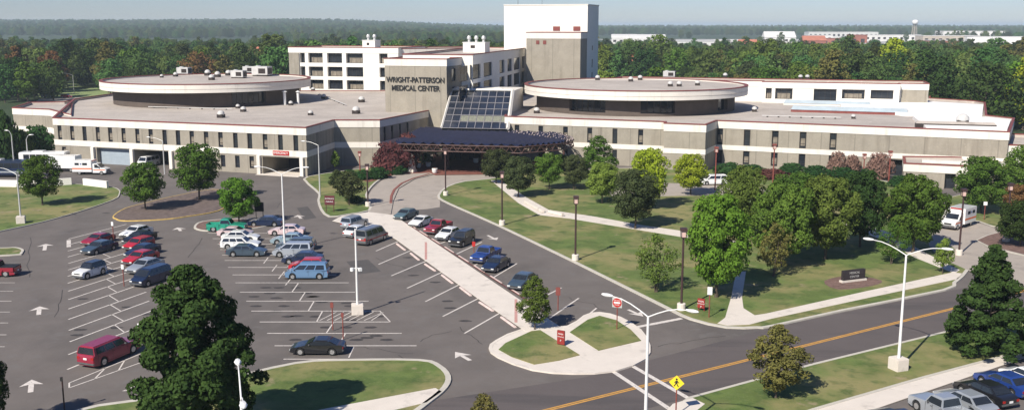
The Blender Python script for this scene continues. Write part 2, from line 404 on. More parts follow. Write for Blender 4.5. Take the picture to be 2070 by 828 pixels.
big = bed('lawn', [(889, 396), (905, 379), (940, 368), (990, 363), (1060, 352), (1180, 345), (1320, 340), (1500, 344), (1700, 352), (1850, 384), (1905, 415), (1905, 440), (1880, 472), (1895, 500), (1938, 520), (1952, 545), (1925, 572), (1905, 586), (1700, 627), (1560, 658), (1530, 661), (1470, 661), (1400, 645), (1345, 619), (1163, 529), (1010, 456), (935, 423), (898, 406)], M_GRASS, sm=2, kerb=.38)
bed('lawn', [(150, 836), (335, 804), (450, 772), (600, 737), (700, 731), (845, 731), (882, 742), (900, 762), (893, 784), (860, 812), (800, 850), (640, 900), (150, 900)], M_GRASS, sm=3, kerb=.45)
bed('corner_island', [(1062, 667), (1150, 662), (1185, 640), (1212, 634), (1250, 643), (1290, 668), (1308, 700), (1298, 726), (1240, 749), (1160, 754), (1080, 747), (1012, 722), (995, 705), (1008, 690)], M_CONC, sm=2, kerb=.3, km=M_CONC)
def patch(name, px, z, m, sm=0, th=.03):
    p = ccw(gp(px, z))
    if sm: p = smooth_poly(p, sm)
    mb = MB(); mb.prism(p, z-.05, z, bottom=False); return structure(name, mb, m)
patch('lawn', [(1022, 692), (1074, 668), (1092, 666), (1130, 690), (1172, 716), (1130, 727), (1080, 735), (1035, 720), (1008, 705)], .17, M_GRASS)
patch('lawn', [(1152, 670), (1188, 645), (1212, 637), (1246, 646), (1275, 665), (1296, 687), (1210, 707)], .17, M_GRASS)
# verge along the near side of the road, pavement, lower car park
bed('verge', [(1400, 806), (1650, 738), (1915, 673), (2330, 574), (2330, 620), (2070, 708), (1860, 764), (1640, 828), (1500, 875), (1380, 900), (1330, 850)], M_GRASS, kerb=.3)
patch('pavement', [(2330, 622), (2070, 709), (1860, 765), (1640, 829), (1500, 876), (1560, 905), (1760, 828), (2070, 722), (2330, 650)], .10, M_CONC)
sheet('car_park', [G(1570, 905), G(1765, 829), G(2070, 736), G(2330, 655), G(2330, 960), G(1570, 960)], .022, M_ASPH)
patch('pavement', [(1360, 815), (1400, 803), (1425, 815), (1400, 835), (1370, 850), (1330, 848)], .15, M_CONC)
# pavement on the far side of the road and paths across the lawn
Z1 = .135
patch('footpath', [(1452, 653), (1500, 640), (1548, 633), (1750, 588), (1925, 550), (1946, 552), (1936, 563), (1760, 600), (1560, 643), (1515, 655), (1470, 657)], Z1, M_CONC)
patch('footpath', [(1466, 641), (1478, 600), (1488, 548), (1508, 548), (1500, 600), (1503, 622), (1530, 639), (1505, 650), (1450, 653)], Z1+.004, M_CONC)
patch('footpath', [(992, 364), (1010, 364), (1070, 402), (1110, 424), (1200, 437), (1300, 455), (1420, 472), (1500, 490), (1500, 500), (1400, 482), (1290, 464), (1150, 441), (1090, 434), (1048, 410)], Z1, M_CONC)
patch('footpath', [(1225, 385), (1300, 368), (1420, 372), (1570, 385), (1570, 400), (1420, 395), (1330, 396), (1240, 398)], Z1+.004, M_DROP)
patch('footpath', [(1700, 440), (1800, 470), (1870, 510), (1940, 545), (1930, 552), (1850, 520), (1780, 482), (1690, 450)], Z1+.008, M_CONC)
patch('ambulance_drive', [(1870, 466), (1905, 440), (1985, 452), (2040, 470), (1975, 488), (1995, 500), (2090, 522), (2200, 560), (2080, 585), (1990, 560), (1945, 540), (1900, 520), (1880, 500)], Z1+.001, M_DROP)
patch('bark_bed', [(1666, 567), (1722, 556), (1782, 566), (1762, 577), (1694, 584)], Z1+.002, M_MULCH, sm=3)
bed('side_lawn', [(1975, 488), (2035, 468), (2080, 440), (2300, 440), (2300, 560), (2060, 515)], M_MULCH, z=.2, sm=2)
bed('side_lawn', None, M_GRASS, z=.11, world=[G(1910, 412), G(1985, 385), G(2300, 360), G(2300, 438), G(2070, 436), G(2030, 462), G(1980, 448), G(1915, 436)], sm=2)
# drop-off, brick forecourt, walkway
patch('drop_off', [(780, 436), (835, 424), (889, 418), (886, 396), (903, 377), (938, 366), (992, 361), (1015, 352), (985, 346), (880, 352), (840, 362), (805, 380), (793, 405)], .012, M_DROP, sm=2)
patch('drop_off', [(742, 434), (790, 432), (795, 405), (806, 380), (838, 361), (875, 352), (870, 347), (800, 352), (772, 364), (752, 382), (742, 400), (746, 418)], .13, M_DROP)
mk = MB(); pts = [G(*p) for p in ((790, 412), (791, 398), (797, 385), (812, 372), (835, 362), (868, 353))]
for i in range(len(pts)-1):
    a, b = Vector(pts[i]), Vector(pts[i+1]); d = (b-a).normalized(); n = Vector((-d.y, d.x))*.2
    mk.prism(ccw([tuple(a-n), tuple(b-n), tuple(b+n), tuple(a+n)]), .0, .20)
patch('footpath', [(560, 850), (640, 828), (880, 783), (893, 790), (862, 812), (700, 850), (620, 880)], .135, M_CONC)
structure('red_kerb', mk, mat('red_kerb_paint', (.24, .09, .07), .8, .2, 2))
patch('brick_forecourt', [(700, 352), (790, 338), (840, 318), (1000, 312), (1120, 318), (1120, 335), (1010, 351), (880, 353), (868, 349), (800, 352), (745, 368)], .14, M_BRICK)
patch('walkway', [(690, 436), (745, 428), (795, 434), (824, 453), (1118, 650), (1140, 664), (1062, 668), (980, 612), (800, 483), (770, 466), (700, 452), (672, 446)], .15, M_CONC)
jw = MB()
for a, b in (((861, 489), (861, 524)), ((1043, 604), (1043, 651))):
    a2, b2 = Vector(G(*a, .15)), Vector(G(*b, .15)); stripe_w(jw, a2, b2, .28, .156)
structure('walkway_paint', jw, mat('faded_red_paint', (.50, .27, .23), .8, .1, 2))

# painted lines
pl = MB()
dA = (Vector(G(242, 555))-Vector(G(138, 588))).normalized()
zigA = []
rowsA = [(138, 483, 235), (136, 495, 236), (137, 507, 237), (137, 519, 238), (138, 532, 239), (138, 545, 240), (137, 558, 241), (137, 572, 242), (138, 588, 242), (138, 605, 242), (138, 624, 245), (138, 645, 247), (139, 667, 253), (141, 690, 257), (138, 716, 262), (136, 746, 268)]
for x, y, xe in rowsA:
    a = Vector(G(x, y)); b = a+dA*5.3; stripe_w(pl, a, b, .17)
    c = b+dA*.2; d2 = c+dA*5.0; stripe_w(pl, c-dA*.0, d2, .17); zigA.append((b, x))
for i in range(len(zigA)-1):
    stripe_w(pl, zigA[i][0]+dA*.1, zigA[i+1][0]+dA*1.3, .11)
# hatched box
hb = [Vector(G(*p)) for p in ((140, 783), (140, 773), (300, 708), (330, 716))]
for i in range(4): stripe_w(pl, hb[i], hb[(i+1) % 4], .12)
for t in (.25, .5, .75): stripe_w(pl, hb[0].lerp(hb[3], t), hb[1].lerp(hb[2], min(1, t+.18)), .12)
# far-left stalls
for i, y in enumerate((571, 588, 608, 630, 652, 676, 700)):
    stripe(pl, (-70-i*4, y), (30-i*3.4, y), .12)
# lot B
for x0, y, x1 in ((420, 471, 0), (430, 482, 0), (440, 493, 0), (445, 504, 0), (449, 515, 0), (454, 526, 645), (461, 540, 662), (470, 555, 680), (476, 571, 705), (485, 590, 718), (498, 608, 745), (508, 628, 769), (525, 650, 789), (540, 673, 812), (555, 698, 842), (573, 725, 790)):
    stripe(pl, (x0, y), (x1 or x0+185, y), .17)
for a, b in (((542, 520), (533, 532)), ((560, 535), (550, 548)), ((575, 548), (563, 563)), ((590, 560), (577, 576)), ((603, 572), (590, 590)), ((617, 590), (605, 608)), ((635, 608), (623, 628)), ((675, 650), (660, 672)), ((698, 674), (684, 697)), ((715, 700), (705, 722))):
    stripe(pl, a, b, .12)
for a, b in (((652, 628), (640, 650)), ((768, 628), (789, 650))): stripe(pl, a, b, .12)
for i in range(8):
    stripe(pl, (652+i*15-6, 647), (690+i*15-10 if i < 6 else 776, 630), .1)
# lots C and D on either side of the walkway
for a, b in (((692, 472), (732, 452)), ((735, 490), (770, 473)), ((760, 507), (804, 488)), ((765, 534), (830, 506)), ((791, 557), (862, 527)), ((823, 582), (895, 549)), ((860, 609), (932, 573)), ((895, 639), (970, 601)), ((939, 673), (1014, 630)),
             ((836, 455), (875, 441)), ((862, 472), (905, 455)), ((890, 492), (940, 472)), ((923, 513), (974, 489)), ((957, 537), (1010, 511)), ((995, 562), (1045, 532)), ((1030, 583), (1085, 555)), ((1075, 612), (1135, 581)), ((1112, 642), (1170, 602)), ((1165, 655), (1206, 622))):
    stripe(pl, a, b, .18)
# arrows
def arrow(x, y, dirv, L=2.9, k=1.0):
    c = Vector(G(x, y)); d = (Vector(G(x+dirv[0], y-dirv[1]))-c).normalized(); n = Vector((-d.y, d.x)); z = .012
    a = c-d*L/2; b = c+d*(L/2-1.1)
    pl.quad(*[(*q, z) for q in (a-n*.14*k, b-n*.14*k, b+n*.14*k, a+n*.14*k)])
    t = c+d*L/2
    pl.v += [(*q, z) for q in (b-n*.62*k-d*.35, t, b+n*.62*k-d*.35, b)]; m_ = len(pl.v)
    pl.f += [(m_-4, m_-3, m_-1), (m_-1, m_-3, m_-2)]
arrow(79, 627, (2, 20), 3.2, 1.5); arrow(63, 779, (2, 20), 3.0, 1.4); arrow(91, 499, (2, 10), 4, 1.6); arrow(935, 719, (-30, 17), 2.6, 1.3)
arrow(362, 463, (-8, 8), 2.6, 1.5); arrow(605, 438, (-8, 8), 2.8, 1.4); arrow(995, 480, (20, -10), 3.2, 1.3); arrow(1285, 632, (20, -9), 2.6, 1.2); arrow(290, 781, (-40, -8), 3.2, 1.2)
stripe(pl, (139, 485), (139, 499), .5)
structure('parking_lines', pl, M_PAINT)
# oil and tyre marks
om = MB(); rr = random.Random(3)
extra_ = [(x0+d, y) for x0, x1, y in ((480, 700, 581), (490, 725, 599), (505, 755, 618), (515, 775, 639), (530, 800, 661), (548, 825, 686), (470, 690, 563)) for d in [rr.uniform(10, x1-x0-10) for _ in range(3)]]+[(rr.uniform(150, 330), rr.uniform(590, 690)) for _ in range(9)]
for (x, y) in ((545, 592), (558, 602), (620, 592), (700, 612), (600, 638), (710, 646), (742, 682), (760, 678), (905, 608), (880, 570), (826, 520), (350, 428), (835, 556), (910, 622), (940, 648), (650, 610), (560, 628), (215, 430), *extra_):
    cx, cy = G(x, y); k = len(om.v); n = 14
    for i in range(n):
        t = 2*math.pi*i/n; r_ = .34*(1+.4*rr.random()); om.v.append((cx+math.cos(t)*r_*1.5, cy+math.sin(t)*r_*.8, .0085))
    om.f.append(tuple(range(k, k+n)))
structure('oil_stains', om, mat('oil_stain', (.055, .048, .045), .8, .2, 2))
# sealed cracks and resurfaced patches
ck = MB(); rc = random.Random(9)
for (x, y, dx, dy, n) in ((60, 560, 1, -14, 9), (110, 640, 3, -12, 8), (880, 770, -9, -10, 8), (760, 520, 10, 6, 8), (720, 700, 14, 3, 8), (380, 520, 4, -9, 7), (560, 420, 6, -7, 6), (1150, 600, 9, 5, 8), (1330, 700, 16, -3, 9), (1250, 560, 9, 6, 7), (850, 690, 10, -6, 7), (130, 470, 14, -4, 9), (930, 660, 6, 9, 7)):
    p = Vector(G(x, y))
    for i in range(n):
        x += dx+rc.uniform(-5, 5); y += dy*.6+rc.uniform(-2.5, 2.5); q = Vector(G(x, y)); stripe_w(ck, p, q, .07, .0065); p = q
structure('crack_seal', ck, mat('crack_sealant', (.045, .04, .038), .8, .2, 2))
for px_ in (((700, 528), (744, 524), (770, 548), (722, 554)), ((600, 420), (622, 417), (640, 440), (615, 444))):
    sheet('asphalt_patch', [G(*q) for q in px_], .0045, mat('newer_asphalt', (.085, .077, .072), .93, .1, .8))
# far ground: fields, distant road, apron
def farsheet(name, pts, z, m): return sheet(name, pts, z, m)
farsheet('field', [G(88, 205), G(240, 200), G(300, 176), G(110, 168), G(70, 185)], .0, M_FIELD)
farsheet('far_road', [G(80, 200), G(240, 194), G(420, 190), G(420, 198), G(235, 203), G(60, 215)], .03, M_DROP)
farsheet('far_road', [(-118, 200), (-104, 214), (-140, 262), (-300, 330), (-300, 300), (-165, 240)], .03, M_DROP)
farsheet('field', [(-330, 1250), (-120, 1210), (0, 1260), (20, 1480), (-120, 1520), (-300, 1470)], .05, M_FIELD)
farsheet('airfield_apron', [(180, 1330), (800, 1150), (1500, 1300), (1600, 2350), (900, 2350), (150, 2300)], .05, M_APRON)

# ================================================================== BUILDINGS
WINM = {}
def window_mesh(wd, ht, style):
    key = (round(wd, 1), round(ht, 1), style)
    if key in WINM: return WINM[key]
    wd, ht = key[0], key[1]
    f = MB(); t = .09 if wd < 2 else .13; dp = .12
    f.box((-wd/2+t/2, 0, 0), (t, dp, ht)); f.box((wd/2-t/2, 0, 0), (t, dp, ht))
    f.box((0, 0, ht/2-t/2), (wd-2*t, dp, t)); f.box((0, 0, -ht/2+t/2), (wd-2*t, dp, t))
    if style == 'wide':
        k = max(1, int(wd/1.4))
        for i in range(1, k+1): f.box((-wd/2+wd*i/(k+1), .01, 0), (.07, dp-.03, ht-2*t))
    if style == 'slot': f.box((0, .01, -ht*.22), (wd-2*t, dp-.03, .07))
    fm = f.mesh('window_frame', M_DARK)
    p = MB(); p.box((0, .03, 0), (wd-2*t, .02, ht-2*t)); pm = p.mesh('window_pane', M_PANE)
    bl = None
    if style in ('wide', 'slot'):
        b = MB(); hh = ht*(.45 if style == 'slot' else .5)
        b.box((0, .012, -ht/2+t+hh/2 if style == 'wide' else -ht*.12), ((wd-2*t)*.8, .012, hh)); bl = b.mesh('window_blind', M_PANE2)
    WINM[key] = (fm, pm, bl); return WINM[key]
def add_window(parent, p0, p1, sa, sb, za, zb, inset, style, org, rnd=random.Random(11)):
    d = (Vector(p1)-Vector(p0)).normalized(); n = Vector((d.y, -d.x)); c = Vector(p0)+d*(sa+sb)/2-n*inset
    fm, pm, bl = window_mesh(sb-sa, zb-za, style)
    rz = math.atan2(d.y, d.x)
    o = link('window', fm, parent, (c.x-org[0], c.y-org[1], (za+zb)/2), rz)
    link('pane', pm, o)
    if bl and rnd.random() < .6: 
        b = link('blind', bl, o)
        if style == 'wide': b.location.x = 0
    return o
def wall(mb, p0, p1, z0, z1, ops, depth=.35):
    d = Vector(p1)-Vector(p0); L = d.length; d.normalize(); n = Vector((d.y, -d.x))
    P = lambda s, z, q=0: (p0[0]+d.x*s-n.x*q, p0[1]+d.y*s-n.y*q, z)
    ops = [(max(0, a), min(L, b), max(z0, c), min(z1, e), *r) for a, b, c, e, *r in ops if b > 0 and a < L and e > z0+.01 and c < z1-.01]
    xs = sorted({0, L, *[o[0] for o in ops], *[o[1] for o in ops]}); zs = sorted({z0, z1, *[o[2] for o in ops], *[o[3] for o in ops]})
    for i in range(len(xs)-1):
        for j in range(len(zs)-1):
            mx, mz = (xs[i]+xs[i+1])/2, (zs[j]+zs[j+1])/2
            if any(o[0] < mx < o[1] and o[2] < mz < o[3] for o in ops): continue
            mb.quad(P(xs[i], zs[j]), P(xs[i+1], zs[j]), P(xs[i+1], zs[j+1]), P(xs[i], zs[j+1]))
    for o in ops:
        a, b, c, e = o[:4]; q = o[4] if len(o) > 4 and o[4] else depth
        mb.quad(P(a, c), P(a, c, q), P(a, e, q), P(a, e)); mb.quad(P(b, c, q), P(b, c), P(b, e), P(b, e, q))
        if e < z1-.001 or True: mb.quad(P(a, e), P(a, e, q), P(b, e, q), P(b, e))
        if c > z0+.001: mb.quad(P(a, c, q), P(a, c), P(b, c), P(b, c, q))
def block(name, label, cat, poly, z0, z1, bands, wins={}, voids={}, coping=True, roofm=None, wallm=None, group=None, cop_m=None, par=.45, bandm=None):
    """a flat-roofed volume. bands: white bands (za,zb) proud of the cladding; wins: edge -> list (sa,sb,za,zb,style[,depth])"""
    poly = ccw(poly); org = (sum(p[0] for p in poly)/len(poly), sum(p[1] for p in poly)/len(poly), 0)
    T = thing(name, label, cat, org, group=group)
    wm = MB(); k = len(poly)
    for i in range(k):
        p0, p1 = poly[i], poly[(i+1) % k]
        ops = [(w_[0], w_[1], w_[2], w_[3], (w_[5] if len(w_) > 5 else .3)) for w_ in wins.get(i, [])]+[tuple(v) for v in voids.get(i, [])]
        wall(wm, p0, p1, z0, z1, ops)
        for w_ in wins.get(i, []):
            add_window(T, p0, p1, w_[0], w_[1], w_[2], w_[3], (w_[5] if len(w_) > 5 else .3)-.08, w_[4], org)
    wm.build('wall', wallm or M_BROWN, T, org)
    rf = MB(); ip = offset(poly, -.35); rf.v += [(p[0], p[1], z1-par) for p in ip]; rf.f.append(tuple(range(k)))
    n0 = len(rf.v); rf.v += [(p[0], p[1], z1-par) for p in ip]+[(p[0], p[1], z1) for p in ip]+[(p[0], p[1], z1) for p in poly]
    for i in range(k):
        j = (i+1) % k
        rf.f += [(n0+j, n0+i, n0+k+i, n0+k+j), (n0+k+i, n0+2*k+i, n0+2*k+j, n0+k+j)]
    rf.build('roof', roofm or M_ROOF, T, org)
    for za, zb in bands:
        b = MB(); wins_in = any(1 for i in wins for w_ in wins[i] if w_[2] < zb and w_[3] > za)
        ring(b, offset(poly, .004), offset(poly, .10), za, zb); b.build('concrete_band', bandm or M_WHITE, T, org)
    if coping:
        c = MB(); ring(c, offset(poly, -.30), offset(poly, .16), z1+.003, z1+.20); c.build('coping', cop_m or M_COPING, T, org)
    return T, poly, org

ZR = 8.9
P = lambda x, y, z=ZR: G(x, y, z)
# ---- left clinic wing
LW = [P(107, 239), P(618, 259), P(675, 243.5), P(767, 243.5), P(878, 222), P(900, 205), P(780, 184), P(640, 184), P(235, 189), P(150, 201)]
e0 = (LW[0], LW[1]); e3 = (LW[3], LW[4])
w0 = []
for x in (121, 146, 171, 198, 223, 250, 278, 305, 333, 360, 388, 417, 446, 476, 505, 536, 567, 598):
    s = S(*e0, x, 6); w0.append((s-.5, s+.5, 4.62, 7.5, 'slot', .35))
for x in (449, 478, 507):
    s = S(*e0, x+2, 2); w0.append((s-.5, s+.5, .9, 3.2, 'slot', .35))
s = S(*e0, 130, 2); w0.append((s-.5, s+.5, 2.0, 3.2, 'slot', .35))
v0 = [(S(*e0, 196, 2), S(*e0, 266, 2), 0, 3.35, 1.2), (S(*e0, 272, 2), S(*e0, 345, 2), 0, 3.35, 9.0), (S(*e0, 531, 2), S(*e0, 609, 2), 0, 3.3, 9.0)]
w3 = [(S(*e3, x, 6)-.5, S(*e3, x, 6)+.5, 4.3, 7.4, 'slot', .3) for x in (778, 793, 809, 824)]
TL, pL, oL = block('clinic_wing', 'two-storey ribbed concrete wing at left with a row of slot windows and an ambulance bay', 'building', LW, 0, ZR,
                   [(7.55, 8.9), (3.5, 4.62)], {0: w0, 3: w3}, {0: v0})
d0 = (Vector(e0[1])-Vector(e0[0])).normalized(); n0 = Vector((d0.y, -d0.x)); rz0 = math.atan2(d0.y, d0.x)
def on_edge(e, s, q=0):
    d = (Vector(e[1])-Vector(e[0])).normalized(); n = Vector((d.y, -d.x)); p = Vector(e[0])+d*s+n*q; return p.x, p.y
def part_box(name, T, org, e, sa, sb, za, zb, q0, q1, m, bevel=0):
    """box along an edge between distances sa..sb, heights za..zb, q0..q1 outwards"""
    d = (Vector(e[1])-Vector(e[0])).normalized(); c = on_edge(e, (sa+sb)/2, (q0+q1)/2)
    mb = MB(); mb.box((c[0], c[1], (za+zb)/2), (sb-sa, q1-q0, zb-za), math.atan2(d.y, d.x)); return mb.build(name, m, T, org, bevel)
a, b = v0[0][0], v0[0][1]
dr = MB(); c_ = on_edge(e0, (a+b)/2, -1.0)
for i in range(12): dr.box((c_[0]+n0.x*.01*(i % 2), c_[1]+n0.y*.01*(i % 2), .14+i*.27), (b-a, .08, .255), rz0)
dr.build('roll_up_door', M_METALD, TL, oL)
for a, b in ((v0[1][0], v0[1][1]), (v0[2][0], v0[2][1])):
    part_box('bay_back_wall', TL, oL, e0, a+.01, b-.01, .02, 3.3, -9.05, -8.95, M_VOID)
for x in (190, 269, 348, 525, 612):
    s = S(*e0, x, 2); part_box('column', TL, oL, e0, s-.35, s+.35, 0, 3.49, .02, .55, M_WHITE)
s1, s2 = S(*e0, 553, 4), S(*e0, 585, 4)
sg = part_box('emergency_sign', TL, oL, e0, s1, s2, 3.72, 4.5, .11, .25, M_RED)
def text_mesh(body, size, m, depth=.03, align='CENTER', name='lettering', bold=0):
    c = bpy.data.curves.new(name, 'FONT'); c.body = body; c.size = size; c.extrude = depth; c.align_x = align; c.align_y = 'CENTER'; c.offset = bold
    o = bpy.data.objects.new('tmp', c); COL.objects.link(o); dg = bpy.context.evaluated_depsgraph_get()
    me = bpy.data.meshes.new_from_object(o.evaluated_get(dg)); bpy.data.objects.remove(o); bpy.data.curves.remove(c)
    me.name = name; me.materials.clear(); me.materials.append(m); return me
def place_text(name, me, parent, loc, rz, tilt=R(90)):
    o = bpy.data.objects.new(name, me); COL.objects.link(o); o.parent = parent; o.location = loc; o.rotation_euler = (tilt, 0, rz); return o
c_ = on_edge(e0, (s1+s2)/2, .27)
place_text('lettering', text_mesh('EMERGENCY', .55, M_SIGNW), sg, (c_[0]-oL[0], c_[1]-oL[1], 4.1), rz0)
part_box('entrance_slab', TL, oL, e0, v0[2][0]-.6, v0[2][1]+.3, .02, .09, .0, 1.6, M_CONC)
part_box('bay_floor', TL, oL, e0, v0[2][0]+.02, v0[2][1]-.02, .015, .03, -8.9, -.02, M_CONC)
# ---- left annex
LA = [P(25, 216), P(98, 219), P(122, 222), (P(150, 201)[0]+3, P(150, 201)[1]), P(135, 203), P(30, 206)]
block('clinic_annex', 'lower corner annex with plain ribbed walls at the far left of the hospital', 'building', [P(25, 217), P(100, 220), (P(107, 239)[0]-.3, P(107, 239)[1]+9), (LW[9][0]-.4, LW[9][1]), P(128, 205), P(60, 206)], 0, 8.7,
      [(7.3, 8.7), (3.4, 4.7)])
tA = thing('retaining_wall', 'long white retaining wall along the top of the left lawn', 'wall', G(100, 372))
rw = MB()
for a, b in (((-200, 374), (84, 380)), ((98, 377), (145, 374)), ((170, 375), (218, 381))):
    a, b = Vector(G(*a)), Vector(G(*b)); d = (b-a).normalized(); c_ = (a+b)/2; rw.box((c_.x, c_.y, .6), ((b-a).length, .4, 1.35), math.atan2(d.y, d.x))
rw.build('wall_panel', M_BRIGHT, tA, G(100, 372))

# ---- left round pavilion
def pavilion(label, cx, cy, ztop, zfas, zbase, R0, R1, dark_ranges, zplinth=None):
    T = thing('round_pavilion', label, 'building', (cx, cy, 0)); n = 96
    c = lambda r, k=n: [(r*math.cos(2*math.pi*i/k), r*math.sin(2*math.pi*i/k)) for i in range(k)]
    f = MB(); ring(f, c(R0-.7), c(R0), zfas, ztop); f.build('fascia', M_WHITE, T, smooth=True)
    f = MB(); ring(f, c(R0+.002), c(R0+.07), zfas+.85, zfas+.93); f.build('shadow_joint', M_CONC, T)
    f = MB(); f.v += [(x, y, zfas+.1) for x, y in c(R0-.3)]; f.f.append(tuple(range(n-1, -1, -1))); f.build('soffit', M_DARK, T)
    f = MB(); f.v += [(x, y, ztop-.25) for x, y in c(R0-.65)]; f.f.append(tuple(range(n))); f.build('roof', M_ROOF, T)
    f = MB(); ring(f, c(R0-.75), c(R0+.1), ztop+.003, ztop+.17); f.build('coping', M_COPING, T)
    dw = MB(); pts = c(R1); cur = None
    def flush(cur):
        if cur: g_ = cur[0].build('glazing', M_PANE, T); cur[1].build('mullion', M_DARK, g_)
    for i in range(n):
        a = (i+.5)*360/n; a0, a1 = pts[i], pts[(i+1) % n]
        isd = lambda q: any(lo <= q <= hi for lo, hi in dark_ranges)
        if isd(a):
            if cur is None: cur = (MB(), MB())
            q0 = (a0[0]*.96, a0[1]*.96); q1 = (a1[0]*.96, a1[1]*.96)
            cur[0].quad((*q0, zbase+.9), (*q1, zbase+.9), (*q1, zfas+.1), (*q0, zfas+.1)); dw.quad((*a0, zbase), (*a1, zbase), (*a1, zbase+.9), (*a0, zbase+.9)); dw.quad((*a0, zbase+.9), (*a1, zbase+.9), (*q1, zbase+.9), (*q0, zbase+.9))
            cur[1].tube((*q0, zbase+.9), (*q0, zfas+.1), .07, n=6)
            if not isd(a-360/n): dw.quad((*a0, zbase), (*q0, zbase), (*q0, zfas+.1), (*a0, zfas+.1))
            if not isd(a+360/n): dw.quad((*q1, zbase), (*a1, zbase), (*a1, zfas+.1), (*q1, zfas+.1)); flush(cur); cur = None
        else: dw.quad((*a0, zbase), (*a1, zbase), (*a1, zfas+.1), (*a0, zfas+.1))
    dw.build('drum_wall', M_DRUM, T)
    return T
Lc = AT(420, 155.5, 252); Rc = AT(1283.5, 167.5, 231)
pavilion('large round pavilion with rooftop machinery rising from the left wing roof', Lc[0], 252, 14.0, 12.1, 8.2, 25.5, 22.6, [(300, 322)])
pavilion('plain round pavilion with window strips under its rim, on the right wing roof', Rc[0], 231, 13.9, 12.0, 8.2, 25.6, 22.8, [(226, 246), (268, 285), (315, 326)])

# ---- signage block
A17 = R(-17); U = Vector((math.cos(A17), math.sin(A17))); V = Vector((-U.y, U.x))
Pb = Vector((AT(779, 200, 220)[0], 220)); e_sb = None
L1 = S(tuple(Pb), tuple(Pb+U*20), 903, 15)
SB = [tuple(Pb), tuple(Pb+U*L1), tuple(Pb+U*L1+V*9.5), tuple(Pb+V*9.5)]
TS, pS, oS = block('sign_tower', 'tan ribbed block carrying the hospital name in black letters', 'building', SB, 0, 20.1, [(18.6, 20.1)], {1: [(3.2, 5.6, 15.2, 18.0, 'plain', .3), (3.2, 5.6, 11.0, 14.0, 'plain', .3)]})
rzs = math.atan2(U.y, U.x); c_ = Pb+U*(L1/2); nS = -V
for txt, zz, sz in (('WRIGHT-PATTERSON', 15.55, 1.62), ('MEDICAL CENTER', 13.75, 1.62)):
    me = text_mesh(txt, sz, M_BLK, .06, bold=.03); xs_ = [v.co.x for v in me.vertices]; wd_ = max(xs_)-min(xs_)
    tgt = L1*(.94 if 'W' in txt else .78); q = c_+nS*.14
    o = place_text('lettering', me, TS, (q.x-oS[0], q.y-oS[1], zz), rzs); o.scale = (tgt/wd_, 1, 1)
# ---- patient wings
Y0 = 290.
pA = (AT(584, 120, Y0+5)[0], Y0+5); pB = (AT(805, 120, Y0-5)[0], Y0-5)
e_ = (pA, pB); W5 = []
for (a, b) in ((624, 653), (662, 692), (700, 734), (767, 784)):
    for za, zb in ((16.5, 19.3), (12.6, 15.4), (8.9, 11.6)): W5.append((S(*e_, a, 15), S(*e_, b, 15), za, zb, 'wide', 1.1))
for za, zb in ((16.5, 19.3), (12.6, 15.4)): W5.append((S(*e_, 607, 15), S(*e_, 617, 15), za, zb, 'wide', 1.1))
PWL = [pA, pB, (pB[0]+6, pB[1]+19), (pA[0]+6, pA[1]+19)]
TP, pP, oP = block('patient_wing', 'white patient wing with a grid of large dark recessed windows behind the left roof', 'building', PWL, 0, 20.9, [(19.4, 20.9)], {0: W5}, wallm=M_BRIGHT, bandm=M_BRIGHT)
part_box('end_bay', TP, oP, e_, .2, S(*e_, 606, 15), 0, 19.3, .06, .35, M_BROWN)
W1 = tuple(Pb+U*L1+V*9.8+U*2.6); W2 = (AT(1066, 120, 290)[0], 290.)
e_w = (W1, W2); W6 = []
for (a, b) in ((932, 948), (954, 972), (978, 995), (1010, 1020), (1026, 1035), (1039, 1051), (1055, 1062)):
    for za, zb in ((15.3, 18.6), (11.2, 14.4), (8.9, 10.3)): W6.append((S(*e_w, a, 15), S(*e_w, b, 15), za, zb, 'wide' if a < 1000 else 'plain', .45))
PWR = [W1, W2, (W2[0]-16, W2[1]+6), tuple(Vector(W1)+Vector((-16, 3)))]
block('patient_wing', 'shaded patient wing with framed windows running from the lettered block to the white tower', 'building', PWR, 0, 20.8, [], {0: W6}, wallm=M_BRIGHT)
MIDL = [(pB[0]+.5, pB[1]+2), (PWR[2][0]-.5, PWR[2][1]+2), (PWR[2][0]+2, PWR[2][1]+22), (pB[0]+6, pB[1]+24)]
block('link_block', 'pale roofed link between the two patient wings', 'building', MIDL, 0, 20.6, [(19.3, 20.6)], wallm=M_BRIGHT)
def dome_vents(mb, pts, z, r, h):
    for x, y in pts: mb.lathe([(r*.6, 0), (r*.6, h*.4), (r, h*.45), (r, h*.7), (r*.7, h*.92), (.05, h)], (x, y, z), 14)
def penthouse(label, x, y, Y, w_, d_, h, z, vents=0):
    X = AT(x, y, Y)[0]; T = thing('rooftop_penthouse', label, 'penthouse', (X, Y, z), A17)
    m = MB(); m.box((0, 0, h/2), (w_, d_, h)); m.build('wall', M_BRIGHT, T)
    m = MB(); m.box((0, 0, h+.08), (w_+.25, d_+.25, .16)); m.build('coping', M_SIGNW, T)
    m = MB(); m.box((-w_*.05, -d_/2-.03, h*.6), (w_*.2, .06, h*.3)); m.build('louvre', M_DARK, T)
    for i in range(vents):
        v = MB(); dome_vents(v, [(-w_/2+w_*(i+.5)/vents, 0)], h+.17, .55, 1.7); v.build('vent_dome', M_SILVER, T)
penthouse('white penthouse with a dark vent cap on the left patient wing roof', 751, 90, 297, 4.0, 4, 2.4, 20.45, 2)
penthouse('white penthouse topped by three round vents beside the tower', 963, 98, 262, 6.0, 4, 2.5, 20.35, 3)
